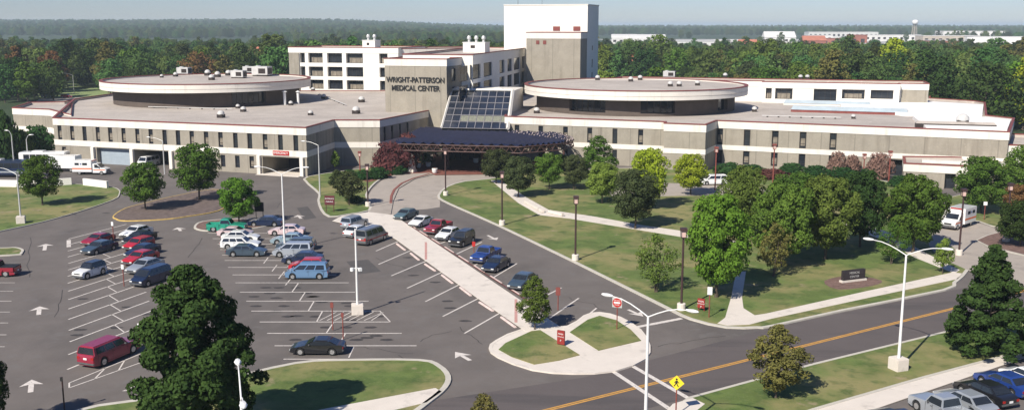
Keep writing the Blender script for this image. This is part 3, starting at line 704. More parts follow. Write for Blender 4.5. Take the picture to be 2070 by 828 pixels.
# ---- tower
TYf = 285.; q1 = Vector((AT(1187, 100, TYf-4)[0], TYf-4)); q0 = Vector((AT(1019, 100, TYf+3)[0], TYf+3)); du = (q1-q0).normalized(); dv = Vector((-du.y, du.x))
e_t = (tuple(q1), tuple(q1+dv*15))
TW = [tuple(q0), tuple(q1), tuple(q1+dv*15), tuple(q0+dv*15)]
wt = [(S(*e_t, 1198, 22)-.7, S(*e_t, 1198, 22)+.7, za, zb, 'plain', .3) for za, zb in ((20.2, 21.6), (15.3, 17.8), (12, 14))]
TT, pT, oT = block('hospital_tower', 'tall blank white tower rising at the centre of the hospital', 'building', TW, 0, 32.9, [], {1: wt}, wallm=M_BRIGHT, cop_m=M_BRIGHT)
an = MB(); an.tube((q0.x+4-oT[0], q0.y+3-oT[1], 32.4), (q0.x+4-oT[0], q0.y+3-oT[1], 36.5), .06, .03); an.tube((q0.x+11-oT[0], q0.y+5-oT[1], 32.4), (q0.x+11-oT[0], q0.y+5-oT[1], 35), .04, .03); an.build('antenna', M_BPOLE, TT)
for x in (1125, 1166):
    s = S(TW[0], TW[1], x, 26); part_box('louvre', TT, oT, (TW[0], TW[1]), s-1, s+1, 25.8, 27, .02, .15, M_COPING)
b0 = Vector((AT(1064, 110, 277)[0], 277)); b1 = b0+du*(S(tuple(b0), tuple(b0+du*20), 1173, 18))
BT = [tuple(b0), tuple(b1), tuple(b1+dv*8.2), tuple(b0+dv*8.5)]
TB, pB_, oB = block('stair_tower', 'tan ribbed block standing in front of the white tower', 'building', BT, 0, 25.3, [(23.7, 25.3)])
for x in (1087, 1101):
    s = S(BT[0], BT[1], x, 22); part_box('louvre', TB, oB, (BT[0], BT[1]), s-.45, s+.45, 22.2, 23.2, .02, .12, M_COPING)
# ---- atrium
TAt = thing('glass_atrium', 'sloping blue glass atrium above the main entrance', 'atrium', (-7, 210, 0)); oA = (-7, 210, 0)
tl, tr = Vector(AT(914, 183, 220)), Vector(AT(1036, 188, 217)); bl_, br = Vector(AT(893, 258, 203)), Vector(AT(1026, 260, 200.5))
tl.z = 13.2; tr.z = 13.2; bl_.z = 6.6; br.z = 6.6
g = MB(); NC, NR = 8, 6
BIL = lambda u, t: bl_.lerp(br, u).lerp(tl.lerp(tr, u), t)
for i in range(NC):
    for j in range(NR): g.quad(BIL(i/NC, j/NR), BIL((i+1)/NC, j/NR), BIL((i+1)/NC, (j+1)/NR), BIL(i/NC, (j+1)/NR))
g.build('glazing', M_AGLASS, TAt, oA)
g = MB()
for i in range(NC+1): 
    t = i/NC; a = bl_.lerp(br, t); b = tl.lerp(tr, t); g.tube(a+Vector((0, -.06, .06)), b+Vector((0, -.06, .06)), .075, n=5)
for j in range(NR+1):
    t = j/NR; a = bl_.lerp(tl, t); b = br.lerp(tr, t); g.tube(a+Vector((0, -.07, .07)), b+Vector((0, -.07, .07)), .06, n=5)
g.build('mullion', M_AFRAME, TAt, oA)
g = MB()
for i in range(2, NC): 
    for t0_, t1_ in ((1.08/NR, 1.92/NR),):
        a = bl_.lerp(br, (i+.06)/NC); b = bl_.lerp(br, (i+.94)/NC); c = tl.lerp(tr, (i+.06)/NC); d = tl.lerp(tr, (i+.94)/NC); o_ = Vector((0, -.03, .04))
        g.quad(a.lerp(c, t0_)+o_, b.lerp(d, t0_)+o_, b.lerp(d, t1_)+o_, a.lerp(c, t1_)+o_)
g.build('spandrel', mat('mottled_spandrel', (.20, .20, .15), .7, .3, 3), TAt, oA)
g = MB(); bk = Vector((2.5, 14, 0))
for s_, lo, hi in ((1, br, tr),):
    g.quad((lo.x, lo.y, 0), (hi.x, hi.y, 0), hi, lo); g.quad((hi.x, hi.y, 0), (hi.x+bk.x, hi.y+bk.y, 0), (hi.x+bk.x, hi.y+bk.y, 13.2), hi)
g.quad((bl_.x, bl_.y, 0), bl_, tl, (tl.x, tl.y, 0)); g.quad(tl, tr, tr+bk, tl+bk)
g.build('side_wall', M_WHITE, TAt, oA)
g = MB(); a, b = br+Vector((.05, -.1, .15)), tr+Vector((.05, -.1, .15)); g.tube(a, b, .38, n=4); a, b = tl+Vector((-.3, 0, .15)), tr+Vector((.3, 0, .15)); g.tube(a, b, .3, n=4)
a, b = bl_+Vector((-.05, -.1, .15)), tl+Vector((-.05, -.1, .15)); g.tube(a, b, .25, n=4); g.build('trim', M_WHITE, TAt, oA)
g = MB(); g.lathe([(1.3, 0), (1.3, .25), (.9, .6), (.2, .75)], (-12, 221, 13.2)); g.lathe([(1.3, 0), (1.3, .25), (.9, .6), (.2, .75)], (-3, 219.5, 13.2)); g.build('roof_vent', M_WHITE, TAt, oA)
g = MB(); g.quad((bl_.x, bl_.y+.3, .15), (br.x, br.y+.3, .15), (br.x, br.y+.3, 6.6), (bl_.x, bl_.y+.3, 6.6)); g.build('entrance_glazing', M_PANE, TAt, oA)
g = MB()
for i in range(11): 
    a = bl_.lerp(br, i/10); g.box((a.x, a.y+.22, 3.3), (.14, .12, 6.4))
for z in (2.6, 4.6): 
    for i in range(10): a = bl_.lerp(br, (i+.5)/10); g.box((a.x, a.y+.215, z), ((br-bl_).length/10-.16, .10, .14), math.atan2((br-bl_).y, (br-bl_).x))
g.build('entrance_frame', M_DARK, TAt, oA)

# ---- right wing
RW = [P(1021, 236), P(1345, 247), P(1343, 250), P(1427, 253), P(1449, 244.5), P(2040, 267.5), P(2050, 240), P(1994, 234), P(1991, 208), P(1972, 205), P(1880, 199), P(1880, 192), P(1050, 192), P(1030, 205)]
iF, iM = (RW[0], RW[1]), (RW[4], RW[5])
wr0 = []
for x in (1045, 1093, 1143, 1192, 1243, 1295):
    s = S(*iF, x, 6); wr0.append((s-.5, s+.5, 4.3, 7.3, 'slot', .35)); wr0.append((s-.5, s+.5, .8, 3.1, 'slot', .35))
wr4 = []
for x in (1455, 1510, 1567, 1623, 1684):
    s = S(*iM, x, 6); wr4.append((s-.62, s+.62, 4.3, 7.45, 'slot', .35)); wr4.append((s-.62, s+.62, .6, 3.2, 'slot', .35))
# order of edges after ccw() is kept because the outline already runs counter-clockwise
TRW, pR, oR = block('clinic_wing', 'long two-storey ribbed concrete wing at right with widely spaced slot windows', 'building', RW, 0, ZR, [(7.5, 8.9), (3.3, 4.25)], {0: wr0, 4: wr4}, {4: [(S(*iM, 1793, 2), S(*iM, 1826, 2), 0, 3.1, 1.5)]})
s = (S(*iM, 1793, 2)+S(*iM, 1826, 2))/2; part_box('door', TRW, oR, iM, S(*iM, 1793, 2)+.02, S(*iM, 1826, 2)-.02, .02, 3.05, -1.45, -1.35, M_PANE)
# membrane roofs
def mem(px, z): 
    mb = MB(); p = ccw(gp(px, z)); mb.prism(p, ZR-.5, z, bottom=False); return mb.build('membrane_roof', M_MEMB, TRW, oR)
ROOFZ = ZR-.45
mem([(1845, 234), (1992, 236), (2044, 241), (2036, 262), (1872, 256)], ZR+.22)
mem([(1690, 197), (1815, 201), (1988, 211), (1986, 231), (1830, 229), (1700, 212)], ZR+.21)
# low parapets, skylight strips on the right roof
def roof_bar(name, label, cat, a, b, z0, z1, wd, m, m2=None, grp=None):
    a, b = Vector(G(*a, ROOFZ)), Vector(G(*b, ROOFZ)); d = (b-a).normalized(); c = (a+b)/2
    T = thing(name, label, cat, (c.x, c.y, ROOFZ), math.atan2(d.y, d.x), grp)
    mb = MB(); L = (b-a).length; mb.box((0, 0, z1/2), (L, wd, z1)); mb.build('kerb_wall', m, T)
    mb = MB(); mb.v += [(-L/2, -wd/2-.1, z1), (L/2, -wd/2-.1, z1), (L/2, wd/2+.1, z1), (-L/2, wd/2+.1, z1), (-L/2+.3, 0, z1+wd*.22), (L/2-.3, 0, z1+wd*.22)]
    mb.f += [(0, 1, 5, 4), (2, 3, 4, 5), (1, 2, 5), (3, 0, 4), (3, 2, 1, 0)]; mb.build('skylight', m2 or M_MEMB, T)
    return T
SKY = mat('skylight_glazing', (.42, .48, .50), .3, .1, .5)
roof_bar('ridge_skylight', 'long grey-blue skylight strip on the right wing roof', 'skylight', (1600, 225), (1835, 232), 0, .55, 3.4, M_COPING, SKY)
roof_bar('ridge_skylight', 'second skylight strip behind the long one, near the upper windows', 'skylight', (1585, 211), (1760, 216), 0, .45, 3.2, M_WHITE, SKY)
roof_bar('ridge_skylight', 'low dark-walled hatch strip beside the white roof at far right', 'skylight', (1850, 258), (2012, 262), 0, .9, 1.8, M_DARK, M_ROOF)
# ---- upper storey at right
YU = 247.
uA = Vector((AT(1541, 180, YU)[0], YU)); uB0 = uA+U*50; LU = S(tuple(uA), tuple(uB0), 1818, 11)
uB = uA+U*LU; uC = uA+U*(S(tuple(uA), tuple(uA+U*60), 1878, 11))
UF = [tuple(uA), tuple(uB), tuple(uB+V*2.2), tuple(uC+V*2.2), tuple(uC+V*13), tuple(uA-U*38+V*13), tuple(uA-U*38+V*3), tuple(uA+V*3)]
wu = []
for (a, b, za) in ((1548, 1560, 9.4), (1567, 1602, 9.4), (1645, 1691, 9.2), (1702, 1748, 9.8), (1760, 1806, 9.9)):
    wu.append((S(UF[0], UF[1], a, 11), S(UF[0], UF[1], b, 11), za, 12.0, 'wide', .7))
TU, pU, oU = block('upper_clinic', 'white upper storey with five wide dark windows set back on the right wing', 'building', UF, 8.3, 13.5, [(12.1, 13.5)], {0: wu}, wallm=M_BRIGHT, bandm=M_BRIGHT)
e_ = (UF[2], UF[3]); L_ = (Vector(e_[1])-Vector(e_[0])).length; part_box('end_bay', TU, oU, e_, .6, L_-.1, 8.4, 12.0, .02, .15, M_BROWN)
# ---- low annex at far right front
e_a = (P(1828, 331, 4.0), P(2052, 341, 4.0)); aA, aB = Vector(e_a[0]), Vector(e_a[1]); dA_ = (aB-aA).normalized(); nA = Vector((-dA_.y, dA_.x))
AN = [tuple(aA), tuple(aB), tuple(aB+nA*14), tuple(aA+nA*9.5)]
TX, pX, oX = block('entrance_annex', 'low single-storey annex with a white fascia at the foot of the right wing', 'building', AN, 0, 4.0, [(2.7, 4.0)], {}, {0: [(S(*e_a, 1910, 2), S(*e_a, 1932, 2), 0, 2.6, 1.2)]}, par=.3)
part_box('door', TX, oX, e_a, S(*e_a, 1910, 2)+.02, S(*e_a, 1932, 2)-.02, .02, 2.55, -1.15, -1.05, M_PANE)
part_box('roof_slab', TX, oX, e_a, 3.0, 17.0, 3.75, 4.15, -6.5, -4.5, M_WHITE)
# ---- far right low white block
FR = [P(2040, 268), P(2056, 300, 3), P(2200, 320, 3), P(2200, 250, 5), P(2054, 243)]
block('service_block', 'low white service block at the right edge beyond the wing', 'building', [(pR[5][0]+.5, pR[5][1]+1), (pR[5][0]+14, pR[5][1]-4), (pR[5][0]+18, pR[5][1]+16), (pR[5][0]+5, pR[5][1]+20)], 0, 6.5, [(5.3, 6.5)], wallm=M_BRIGHT)

# ---- entrance canopy (space frame)
ZC = 5.7
M_RFRAME = mat('ridge_frame_paint', (.035, .032, .045), .5, .2, 1)
CP = ccw([G(850, 261, ZC), G(796, 291, ZC), G(1055, 297, ZC), G(1130, 291, ZC), G(1160, 283, ZC), G(1108, 264, ZC)][::-1])
cc = (sum(p[0] for p in CP)/6, sum(p[1] for p in CP)/6, 0)
TC = thing('entrance_canopy', 'wide dark blue ridged canopy on a brown steel frame over the main entrance', 'canopy', cc)
def clip_line(o, d, poly):
    ts = []
    for i in range(len(poly)):
        a, b = Vector(poly[i]), Vector(poly[(i+1) % len(poly)]); e = b-a; den = d.x*e.y-d.y*e.x
        if abs(den) < 1e-9: continue
        t = ((a.x-o.x)*e.y-(a.y-o.y)*e.x)/den; u = ((a.x-o.x)*d.y-(a.y-o.y)*d.x)/den
        if 0 <= u <= 1: ts.append(t)
    return (min(ts), max(ts)) if len(ts) >= 2 else None
dR = Vector((-.62, .78)).normalized(); nR = Vector((dR.y, -dR.x)); c0 = Vector(cc[:2]); gl = MB(); fr = MB(); op = MB(); wpit = 1.2
for k in range(-22, 23):
    o0, o1, o2 = c0+nR*wpit*k, c0+nR*wpit*(k+.5), c0+nR*wpit*(k+1)
    r0, r1, r2 = clip_line(o0, dR, CP), clip_line(o1, dR, CP), clip_line(o2, dR, CP)
    if not (r0 and r1 and r2): continue
    q = lambda o, t, z: (o.x+dR.x*t, o.y+dR.y*t, z)
    a0, a1, b0_, b1_, c0_, c1_ = q(o0, r0[0], ZC), q(o0, r0[1], ZC), q(o1, r1[0], ZC+.5), q(o1, r1[1], ZC+.5), q(o2, r2[0], ZC), q(o2, r2[1], ZC)
    if o1.x+dR.x*(r1[0]+r1[1])/2 < 1.0:
        gl.quad(a0, b0_, b1_, a1); gl.quad(b0_, c0_, c1_, b1_)
    else: 
        n_ = max(2, int((r1[1]-r1[0])/1.6))
        for i in range(n_+1):
            t = i/n_; L3 = lambda p, r: Vector(p).lerp(Vector(r), t)
            op.tube(L3(a0, a1), L3(b0_, b1_), .09, n=4); op.tube(L3(b0_, b1_), L3(c0_, c1_), .09, n=4)
            if i < n_ and i % 3: 
                t2 = (i+1)/n_; gl.quad(L3(a0, a1), L3(b0_, b1_), Vector(b0_).lerp(Vector(b1_), t2), Vector(a0).lerp(Vector(a1), t2))
    fr.tube(b0_, b1_, .06, n=4); fr.tube(a0, a1, .04, n=4)
gl.build('glazed_ridge', M_CGLASS, TC, cc); op.build('open_trellis', mat('faded_trellis', (.42, .33, .31), .6, .2, 1), TC, cc); fr.build('ridge_frame', M_RFRAME, TC, cc)
tr_ = MB()
for i in range(len(CP)):
    a, b = Vector((*CP[i], 0)), Vector((*CP[(i+1) % len(CP)], 0)); L_ = (b-a).length; n_ = max(2, int(L_/1.5))
    for z in (ZC, ZC-1.15): tr_.tube((a.x, a.y, z), (b.x, b.y, z), .11, n=6)
    for j in range(n_):
        p = a.lerp(b, j/n_); q = a.lerp(b, (j+1)/n_); m_ = (p+q)/2
        tr_.tube((p.x, p.y, ZC-1.15), (m_.x, m_.y, ZC), .07, n=5); tr_.tube((m_.x, m_.y, ZC), (q.x, q.y, ZC-1.15), .07, n=5)
for k in range(-14, 15):
    for dd_ in (U, V):
        nn_ = Vector((dd_.y, -dd_.x)); o = c0+nn_*2.1*k; r = clip_line(o, dd_, CP)
        if r: tr_.tube((o.x+dd_.x*r[0], o.y+dd_.y*r[0], ZC-.6), (o.x+dd_.x*r[1], o.y+dd_.y*r[1], ZC-.6), .1, n=4)
tr_.build('truss', M_TRUSS, TC, cc)
for (x, y) in ((835, 300), (905, 302), (975, 303), (1040, 304), (1100, 300), (1140, 292), (880, 280), (1000, 285), (1080, 285)):
    X, Y = G(x, y-6, ZC-1.2); m = MB(); m.tube((X, Y, .1), (X, Y, ZC-1.15), .2, .2, 10); m.box((X, Y, .35), (.9, .9, .5), A17)
    for a in range(4): m.tube((X, Y, ZC-2.4), (X+1.1*math.cos(a*math.pi/2+.5), Y+1.1*math.sin(a*math.pi/2+.5), ZC-1.15), .06, n=5)
    m.build('column', M_TRUSS, TC, cc)
# ================================================================== ROOFTOP MACHINERY
def rooftop(kind, label, x, y, z, s=1.0, group=None):
    if kind == 'roof_vent': s *= .72
    X, Y = G(x, y, z); T = thing(kind, label, {'rooftop_unit': 'air handler', 'roof_vent': 'roof vent', 'vent_stack': 'vent pipe'}[kind], (X, Y, z), A17, group)
    if kind == 'rooftop_unit':
        m = MB(); m.box((0, 0, 1.0*s), (3.2*s, 1.8*s, 1.5*s)); m.build('casing', M_VENT, T, bevel=.04)
        m = MB(); m.box((0, 0, .12), (3.0*s, 1.6*s, .24)); m.build('curb', M_DARK, T)
        m = MB(); m.box((1.62*s, 0, .95*s), (.05, 1.4*s, 1.1*s)); m.box((.5*s, -.92*s, .95*s), (1.4*s, .05, .9*s)); m.build('grille', M_DARK, T)
        m = MB(); m.lathe([(.5*s, 0), (.5*s, .18), (.35*s, .22)], (-.7*s, 0, 1.75*s)); m.build('fan_cowl', M_SILVER, T)
    elif kind == 'roof_vent':
        m = MB(); m.box((0, 0, .35*s), (1.25*s, 1.25*s, .7*s)); m.build('curb', M_DARK, T)
        m = MB(); m.lathe([(.65*s, 0), (.75*s, .15*s), (.7*s, .5*s), (.4*s, .8*s), (.05, .9*s)], (0, 0, .62*s)); m.build('hood', M_VENT, T, smooth=True)
    else:
        m = MB(); m.tube((0, 0, 0), (0, 0, 2.4*s), .28*s, .28*s, 10); m.build('pipe', M_SIGNW, T)
        m = MB(); m.lathe([(.3*s, 0), (.55*s, .1), (.05, .4)], (0, 0, 2.45*s)); m.build('cowl', M_SIGNW, T)
ZL, ZRR, ZRF = 13.75, 13.65, 8.45
for x, y, s, l in ((373, 151, 1.15, 'white box air handler leftmost on the left pavilion roof'), (505, 148, 1.1, 'white air handler at the back rim of the left pavilion roof'), (530, 154, 1.5, 'long white air handler nearest the right rim of the left pavilion'), (483, 158, 1.15, 'air handler with dark side in the middle of the left pavilion roof')):
    rooftop('rooftop_unit', l, x, y, ZL, s)
for x, y, s, l in ((420, 153, 1.5, 'white domed vent left of the trio on the left pavilion'), (440, 156, 1.4, 'white domed vent in the middle of the left pavilion trio'), (462, 153, 1.4, 'white domed vent right of the trio on the left pavilion'), (428, 162, 1.3, 'greenish vent near the front rim of the left pavilion'), (355, 155, 1.1, 'small vent left of the box air handler on the left pavilion'), (327, 157, .8, 'tiny dark vent furthest left on the left pavilion')):
    rooftop('roof_vent', l, x, y, ZL, s)
for x, y, l in ((1208, 162, 'dark vent at the left of the right pavilion roof'), (1275, 165, 'vent at the centre of the right pavilion roof'), (1294, 162, 'vent just right of the centre one on the right pavilion'), (1355, 175, 'left one of two paired white vents on the right pavilion'), (1373, 175, 'right one of two paired white vents on the right pavilion'), (1410, 173, 'single white vent toward the right rim of the right pavilion')):
    rooftop('roof_vent', l, x, y, ZRR, 1.15)
for x, y, s, l in ((447, 238, 1.4, 'white vent near the front parapet of the left wing'), (492, 226, 1.1, 'white vent standing in front of the left pavilion'), (481, 219, .9, 'dark low vent in front of the left pavilion'), (536, 211, .9, 'small dark vent right of the left pavilion front'), (628, 233, 1.0, 'dark vent near the shaded corner of the left wing'), (655, 200, 1.2, 'vent between the left pavilion and the lettered block'), (720, 230, 1.5, 'white vent near the inner corner of the left wing roof'), (731, 207, 1.4, 'squat vent beside the lettered block'), (633, 184, 1.0, 'small vent in the shadow beside the left pavilion'),
                   (1525, 226, 1.1, 'vent right of the right pavilion near the parapet'), (1592, 210, 1.1, 'white vent at the left end of the skylight strips'), (1690, 226, 1.1, 'white vent at the middle of the long skylight'), (1725, 240, .9, 'lone dark vent on the right wing roof'), (1830, 232, 1.1, 'white vent at the right end of the long skylight'), (1945, 255, 2.2, 'large white hooded vent on the white roof at far right'), (1085, 229, 1.2, 'vent left of the right pavilion by the parapet')):
    rooftop('roof_vent', l, x, y, ZRF, s)
rooftop('vent_stack', 'left one of two white vent stacks right of the left pavilion', 576, 212, ZRF, 1.25); rooftop('vent_stack', 'right one of two white vent stacks right of the left pavilion', 603, 210, ZRF, 1.15)
rooftop('roof_vent', 'dark base vent between the two white stacks on the left wing', 588, 213, ZRF, 1.0)
rooftop('rooftop_unit', 'pale box standing behind the right pavilion roof', 1353, 157, 13.3, 1.0); rooftop('roof_vent', 'white vent on the upper storey roof behind the right pavilion', 1466, 157, 13.1, 1.2)
rooftop('roof_vent', 'left white vent on the upper clinic roof', 1618, 160, 13.1, 1.1); rooftop('roof_vent', 'right white vent on the upper clinic roof', 1632, 160, 13.1, 1.1)

# ================================================================== STREET FURNITURE
def twin_pole(label, x, y, h, axis, base=True, rise=.9, arm=2.6, single=None, m=M_WPOLE, grp='tall white twin-arm light poles'):
    X, Y = G(x, y); T = thing('light_pole', label, 'light pole', (X, Y, 0), 0, grp)
    if base:
        b = MB(); b.box((0, 0, .55), (1.15, 1.15, 1.1), R(20)); b.build('concrete_base', M_CONC, T, bevel=.05)
    p = MB(); p.tube((0, 0, .9 if base else 0), (0, 0, h), .125, .08, 12); p.build('pole', m, T, smooth=True)
    a = Vector((axis[0], axis[1], 0)).normalized()
    for s in ((1, -1) if single is None else (single,)):
        q = MB(); pts = [Vector((0, 0, h-.05))]
        for t in (.25, .5, .75, 1): pts.append(a*s*arm*t+Vector((0, 0, h-.05+rise*math.sin(t*math.pi/2))))
        q.path(pts, .045, .03, 8); o = q.build('arm', m, T)
        hd = MB(); c = pts[-1]; rz = math.atan2(a.y*s, a.x*s)
        prof = [(0, .07, .06), (.15, .13, .09), (.45, .19, .12), (.75, .13, .09), (.85, .03, .03)]; n = 8; k0 = len(hd.v)
        for (u, wv, hv) in prof:
            for i in range(n):
                t = 2*math.pi*i/n; lx, ly, lz = u, wv*math.cos(t), hv*math.sin(t)
                hd.v.append((c.x+lx*math.cos(rz)-ly*math.sin(rz), c.y+lx*math.sin(rz)+ly*math.cos(rz), c.z+lz+.02))
        for j in range(len(prof)-1):
            for i in range(n): hd.f.append((k0+j*n+i, k0+j*n+(i+1) % n, k0+(j+1)*n+(i+1) % n, k0+(j+1)*n+i))
        hd.f.append(tuple(k0+i for i in range(n-1, -1, -1))); hd.f.append(tuple(k0+4*n+i for i in range(n)))
        hd.build('lamp_head', m, o, smooth=True)
    return T
AX = (-.8, .6)
twin_pole('tall white twin-arm pole on the grass verge right of the road', 1815, 748, 9.6, AX)
twin_pole('tall white twin-arm pole beside the crosswalk at the bottom', 1303, 925, 9.5, AX)
twin_pole('twin-arm pole in the middle car park behind the parked rows', 576, 507, 9.6, (-1, .1), base=False)
twin_pole('near twin-arm pole in front of the big dark tree', 507, 1180, 9.65, (-.30, .95), rise=1.0)
def short_flood(x, y, h):
    X, Y = G(x, y); T = thing('light_pole', 'slim white pole with two small floodlights on a concrete cube among empty stalls', 'light pole', (X, Y, 0), 0, None)
    b = MB(); b.box((0, 0, .5), (1.15, 1.15, 1.0), R(10)); b.build('concrete_base', M_CONC, T, bevel=.05)
    p = MB(); p.tube((0, 0, .9), (0, 0, h), .11, .08, 10); p.build('pole', M_WPOLE, T)
    for s in (-1, 1): 
        q = MB(); q.tube((0, 0, 4.6), (s*.3, -.1, 4.5), .04); q.box((s*.38, -.12, 4.45), (.3, .3, .32), .5*s); q.build('floodlight', M_SIGNW, T, bevel=.03)
short_flood(723, 634, 8.4)
twin_pole('single-arm grey pole by the retaining wall at far left', 43, 452, 7.0, (-1, .2), single=1, m=M_SILVER, grp='grey single-arm light poles')
twin_pole('grey pole at the left edge in front of the annex hedge', 29, 340, 6.5, (-1, .2), single=1, base=False, m=M_SILVER, grp='grey single-arm light poles', arm=.6)
twin_pole('thin grey pole between the annex hedge and the parked coaches', 58, 338, 5.5, (1, .2), single=1, base=False, m=M_SILVER, grp='grey single-arm light poles', arm=.6)
twin_pole('grey single-arm pole in front of the roll-up door bays', 333, 352, 6.3, (-1, .25), single=1, base=False, m=M_SILVER, grp='grey single-arm light poles', rise=.6)
twin_pole('grey single-arm pole on the kerb beside the ambulance entrance', 647, 397, 8.4, (-1, .25), single=1, base=False, m=M_SILVER, grp='grey single-arm light poles', arm=2.2, rise=.6)
twin_pole('grey single-arm pole by the distant road at upper left', 150, 190, 7.5, (-1, -.4), single=1, base=False, m=M_SILVER, grp='grey single-arm light poles', arm=3)
def lantern(label, x, y, h, m=M_BPOLE, base=True):
    X, Y = G(x, y); T = thing('lantern_post', label, 'lamp post', (X, Y, 0), 0, 'dark lantern posts')
    if base: b = MB(); b.lathe([(.42, 0), (.42, .75), (.36, .8)], n=14); b.build('concrete_base', M_CONC, T)
    p = MB(); p.tube((0, 0, .5), (0, 0, h-.75), .12, .10, 10); p.build('pole', m, T, smooth=True)
    p = MB(); p.box((0, 0, h-.80), (.42, .42, .1)); p.box((0, 0, h-.02), (.62, .62, .28))
    for sx in (-1, 1):
        for sy in (-1, 1): p.tube((sx*.24, sy*.24, h-.78), (sx*.27, sy*.27, h-.15), .03, n=4)
    cg = p.build('lantern_cage', m, T); g_ = MB(); g_.box((0, 0, h-.46), (.36, .36, .58)); g_.build('globe', M_GLOBE, cg)
for l, x, y, yt, m in (('dark lantern post at the tip of the lawn facing the canopy', 901, 396, 302, M_BPOLE), ('dark lantern post on the lawn beside the upper kerb, nearest the reddish tree', 1015, 456, 348, M_BPOLE), ('dark lantern post in open grass halfway down the sloping kerb', 1163, 527, 398, M_BPOLE), ('dark lantern post at the kerb corner beside the red sign', 1377, 628, 463, M_BPOLE), ('dark lantern post in front of the white ambulance', 1938, 517, 383, M_BPOLE), ('dark lantern post in the mulch bed at the right edge', 2033, 490, 372, M_BPOLE), ('dark lantern post beside the walkway lawn at the left of the drop-off', 744, 418, 333, M_BPOLE)):
    lantern(l, x, y, HG(x, y, yt), m)
for l, x, y, yt in (('red-brown lantern post behind the yellow tree', 1445, 390, 298), ('red-brown lantern post against the wing between two slot windows', 1562, 375, 292), ('slim red-brown lantern post beyond the yellow-green tree', 1354, 338, 288), ('red-brown lantern post before the pinkish shrubs', 1745, 358, 312), ('slim lantern post against the sunlit inner wall', 728, 350, 307), ('red-brown lantern post by the dark annex doorway', 1796, 372, 306)):
    lantern(l, x, y, HG(x, y, yt), M_RPOLE, False)

def post(T, h, m=M_RPOLE, r=.05): p = MB(); p.tube((0, 0, 0), (0, 0, h), r, r, 8); p.build('post', m, T)
def facing(X, Y): return math.atan2(-X, Y)   # a sign face turned towards the road side
# do-not-enter sign
X, Y = G(1247, 664, .17); T = thing('road_sign', 'round red no-entry sign with a white bar on the corner island', 'road sign', (X, Y, .17), R(-24)); post(T, 2.5)
def yb(mb, poly, y0, y1):
    """prism in the XZ plane"""
    n = len(mb.v); k = len(poly); mb.v += [(p[0], y0, p[1]) for p in poly]+[(p[0], y1, p[1]) for p in poly]
    mb.f.append(tuple(n+i for i in range(k))); mb.f.append(tuple(n+2*k-1-i for i in range(k)))
    for i in range(k): j = (i+1) % k; mb.f.append((n+j, n+i, n+k+i, n+k+j))
    return mb
circ = lambda r, z, n=24: [(r*math.cos(2*math.pi*i/n), z+r*math.sin(2*math.pi*i/n)) for i in range(n)]
m = MB(); yb(m, [(-.46, 2.04), (.46, 2.04), (.46, 2.96), (-.46, 2.96)], -.08, -.06); m.build('backing_board', M_SILVER, T)
m = MB(); yb(m, circ(.43, 2.5), -.10, -.083); m.build('red_disc', M_RED, T)
m = MB(); yb(m, [(-.30, 2.43), (.30, 2.43), (.30, 2.57), (-.30, 2.57)], -.112, -.103); m.build('white_bar', M_SIGNW, T)
place_text('lettering', text_mesh('DO NOT', .15, M_SIGNW, .004), T, (0, -.11, 2.70), 0); place_text('lettering', text_mesh('ENTER', .15, M_SIGNW, .004), T, (0, -.11, 2.30), 0)
# yellow diamond
X, Y = G(1366, 842); T = thing('road_sign', 'yellow diamond pedestrian crossing sign beside the crosswalk', 'road sign', (X, Y, 0), R(-20)); post(T, 2.5)
m = MB(); yb(m, [(-.55, 2.6), (0, 2.05), (.55, 2.6), (0, 3.15)], -.08, -.06); m.build('diamond_panel', M_SIGNY, T)
m = MB(); yb(m, circ(.075, 2.86, 12), -.095, -.083); yb(m, [(-.10, 2.52), (.06, 2.52), (.08, 2.76), (-.06, 2.76)], -.095, -.083)
yb(m, [(-.10, 2.52), (-.03, 2.52), (-.14, 2.32), (-.21, 2.34)], -.097, -.085); yb(m, [(-.01, 2.52), (.06, 2.52), (.17, 2.33), (.10, 2.30)], -.097, -.085); yb(m, [(.07, 2.74), (.19, 2.60), (.16, 2.57), (.04, 2.68)], -.097, -.085); yb(m, [(-.06, 2.74), (-.18, 2.62), (-.15, 2.59), (-.04, 2.68)], -.097, -.085)
m.build('walking_figure', M_BLK, T)
# red information signs
def info(label, x, y, w_, h_, z0, rz, bm, lines, border=None, posts=True):
    X, Y = G(x, y); T = thing('information_sign', label, 'sign', (X, Y, .1), rz)
    m = MB(); m.box((0, 0, z0+h_/2), (w_, .16, h_)); m.build('panel', bm, T, bevel=.02)
    if posts:
        for s in (-1, 1): p = MB(); p.tube((s*w_*.38, .12, 0), (s*w_*.38, .12, z0+h_*.8), .05, n=6); p.build('post', bm, T)
    for i, (t, sz, dz) in enumerate(lines):
        place_text('lettering', text_mesh(t, sz, M_SIGNW, .004), T, (0, -.09, z0+h_-dz), 0)
info('small red sign board on the corner island by the walkway', 1134, 700, .72, 1.25, .12, R(-30), M_REDB, [('MAIN', .2, .3), ('ENTRANCE', .12, .55), ('P', .24, .9)])
info('red sign board with white lines on the lawn near the kerb corner', 1417, 630, .72, .95, .3, R(-30), M_REDB, [('MAIN', .22, .26), ('ENTRANCE', .14, .5), ('P', .25, .8)])
info('dark red square sign on the lawn left of the drop-off', 667, 430, 1.5, 1.4, 1.1, R(-5), mat('maroon_panel', (.11, .025, .03), .6, .1, 1), [('ENTRANCE', .26, .45), ('PARKING', .26, .9)])
info('black square sign on a post behind the bright green tree', 525, 448, 1.3, 1.3, 1.4, R(0), M_BLK, [])
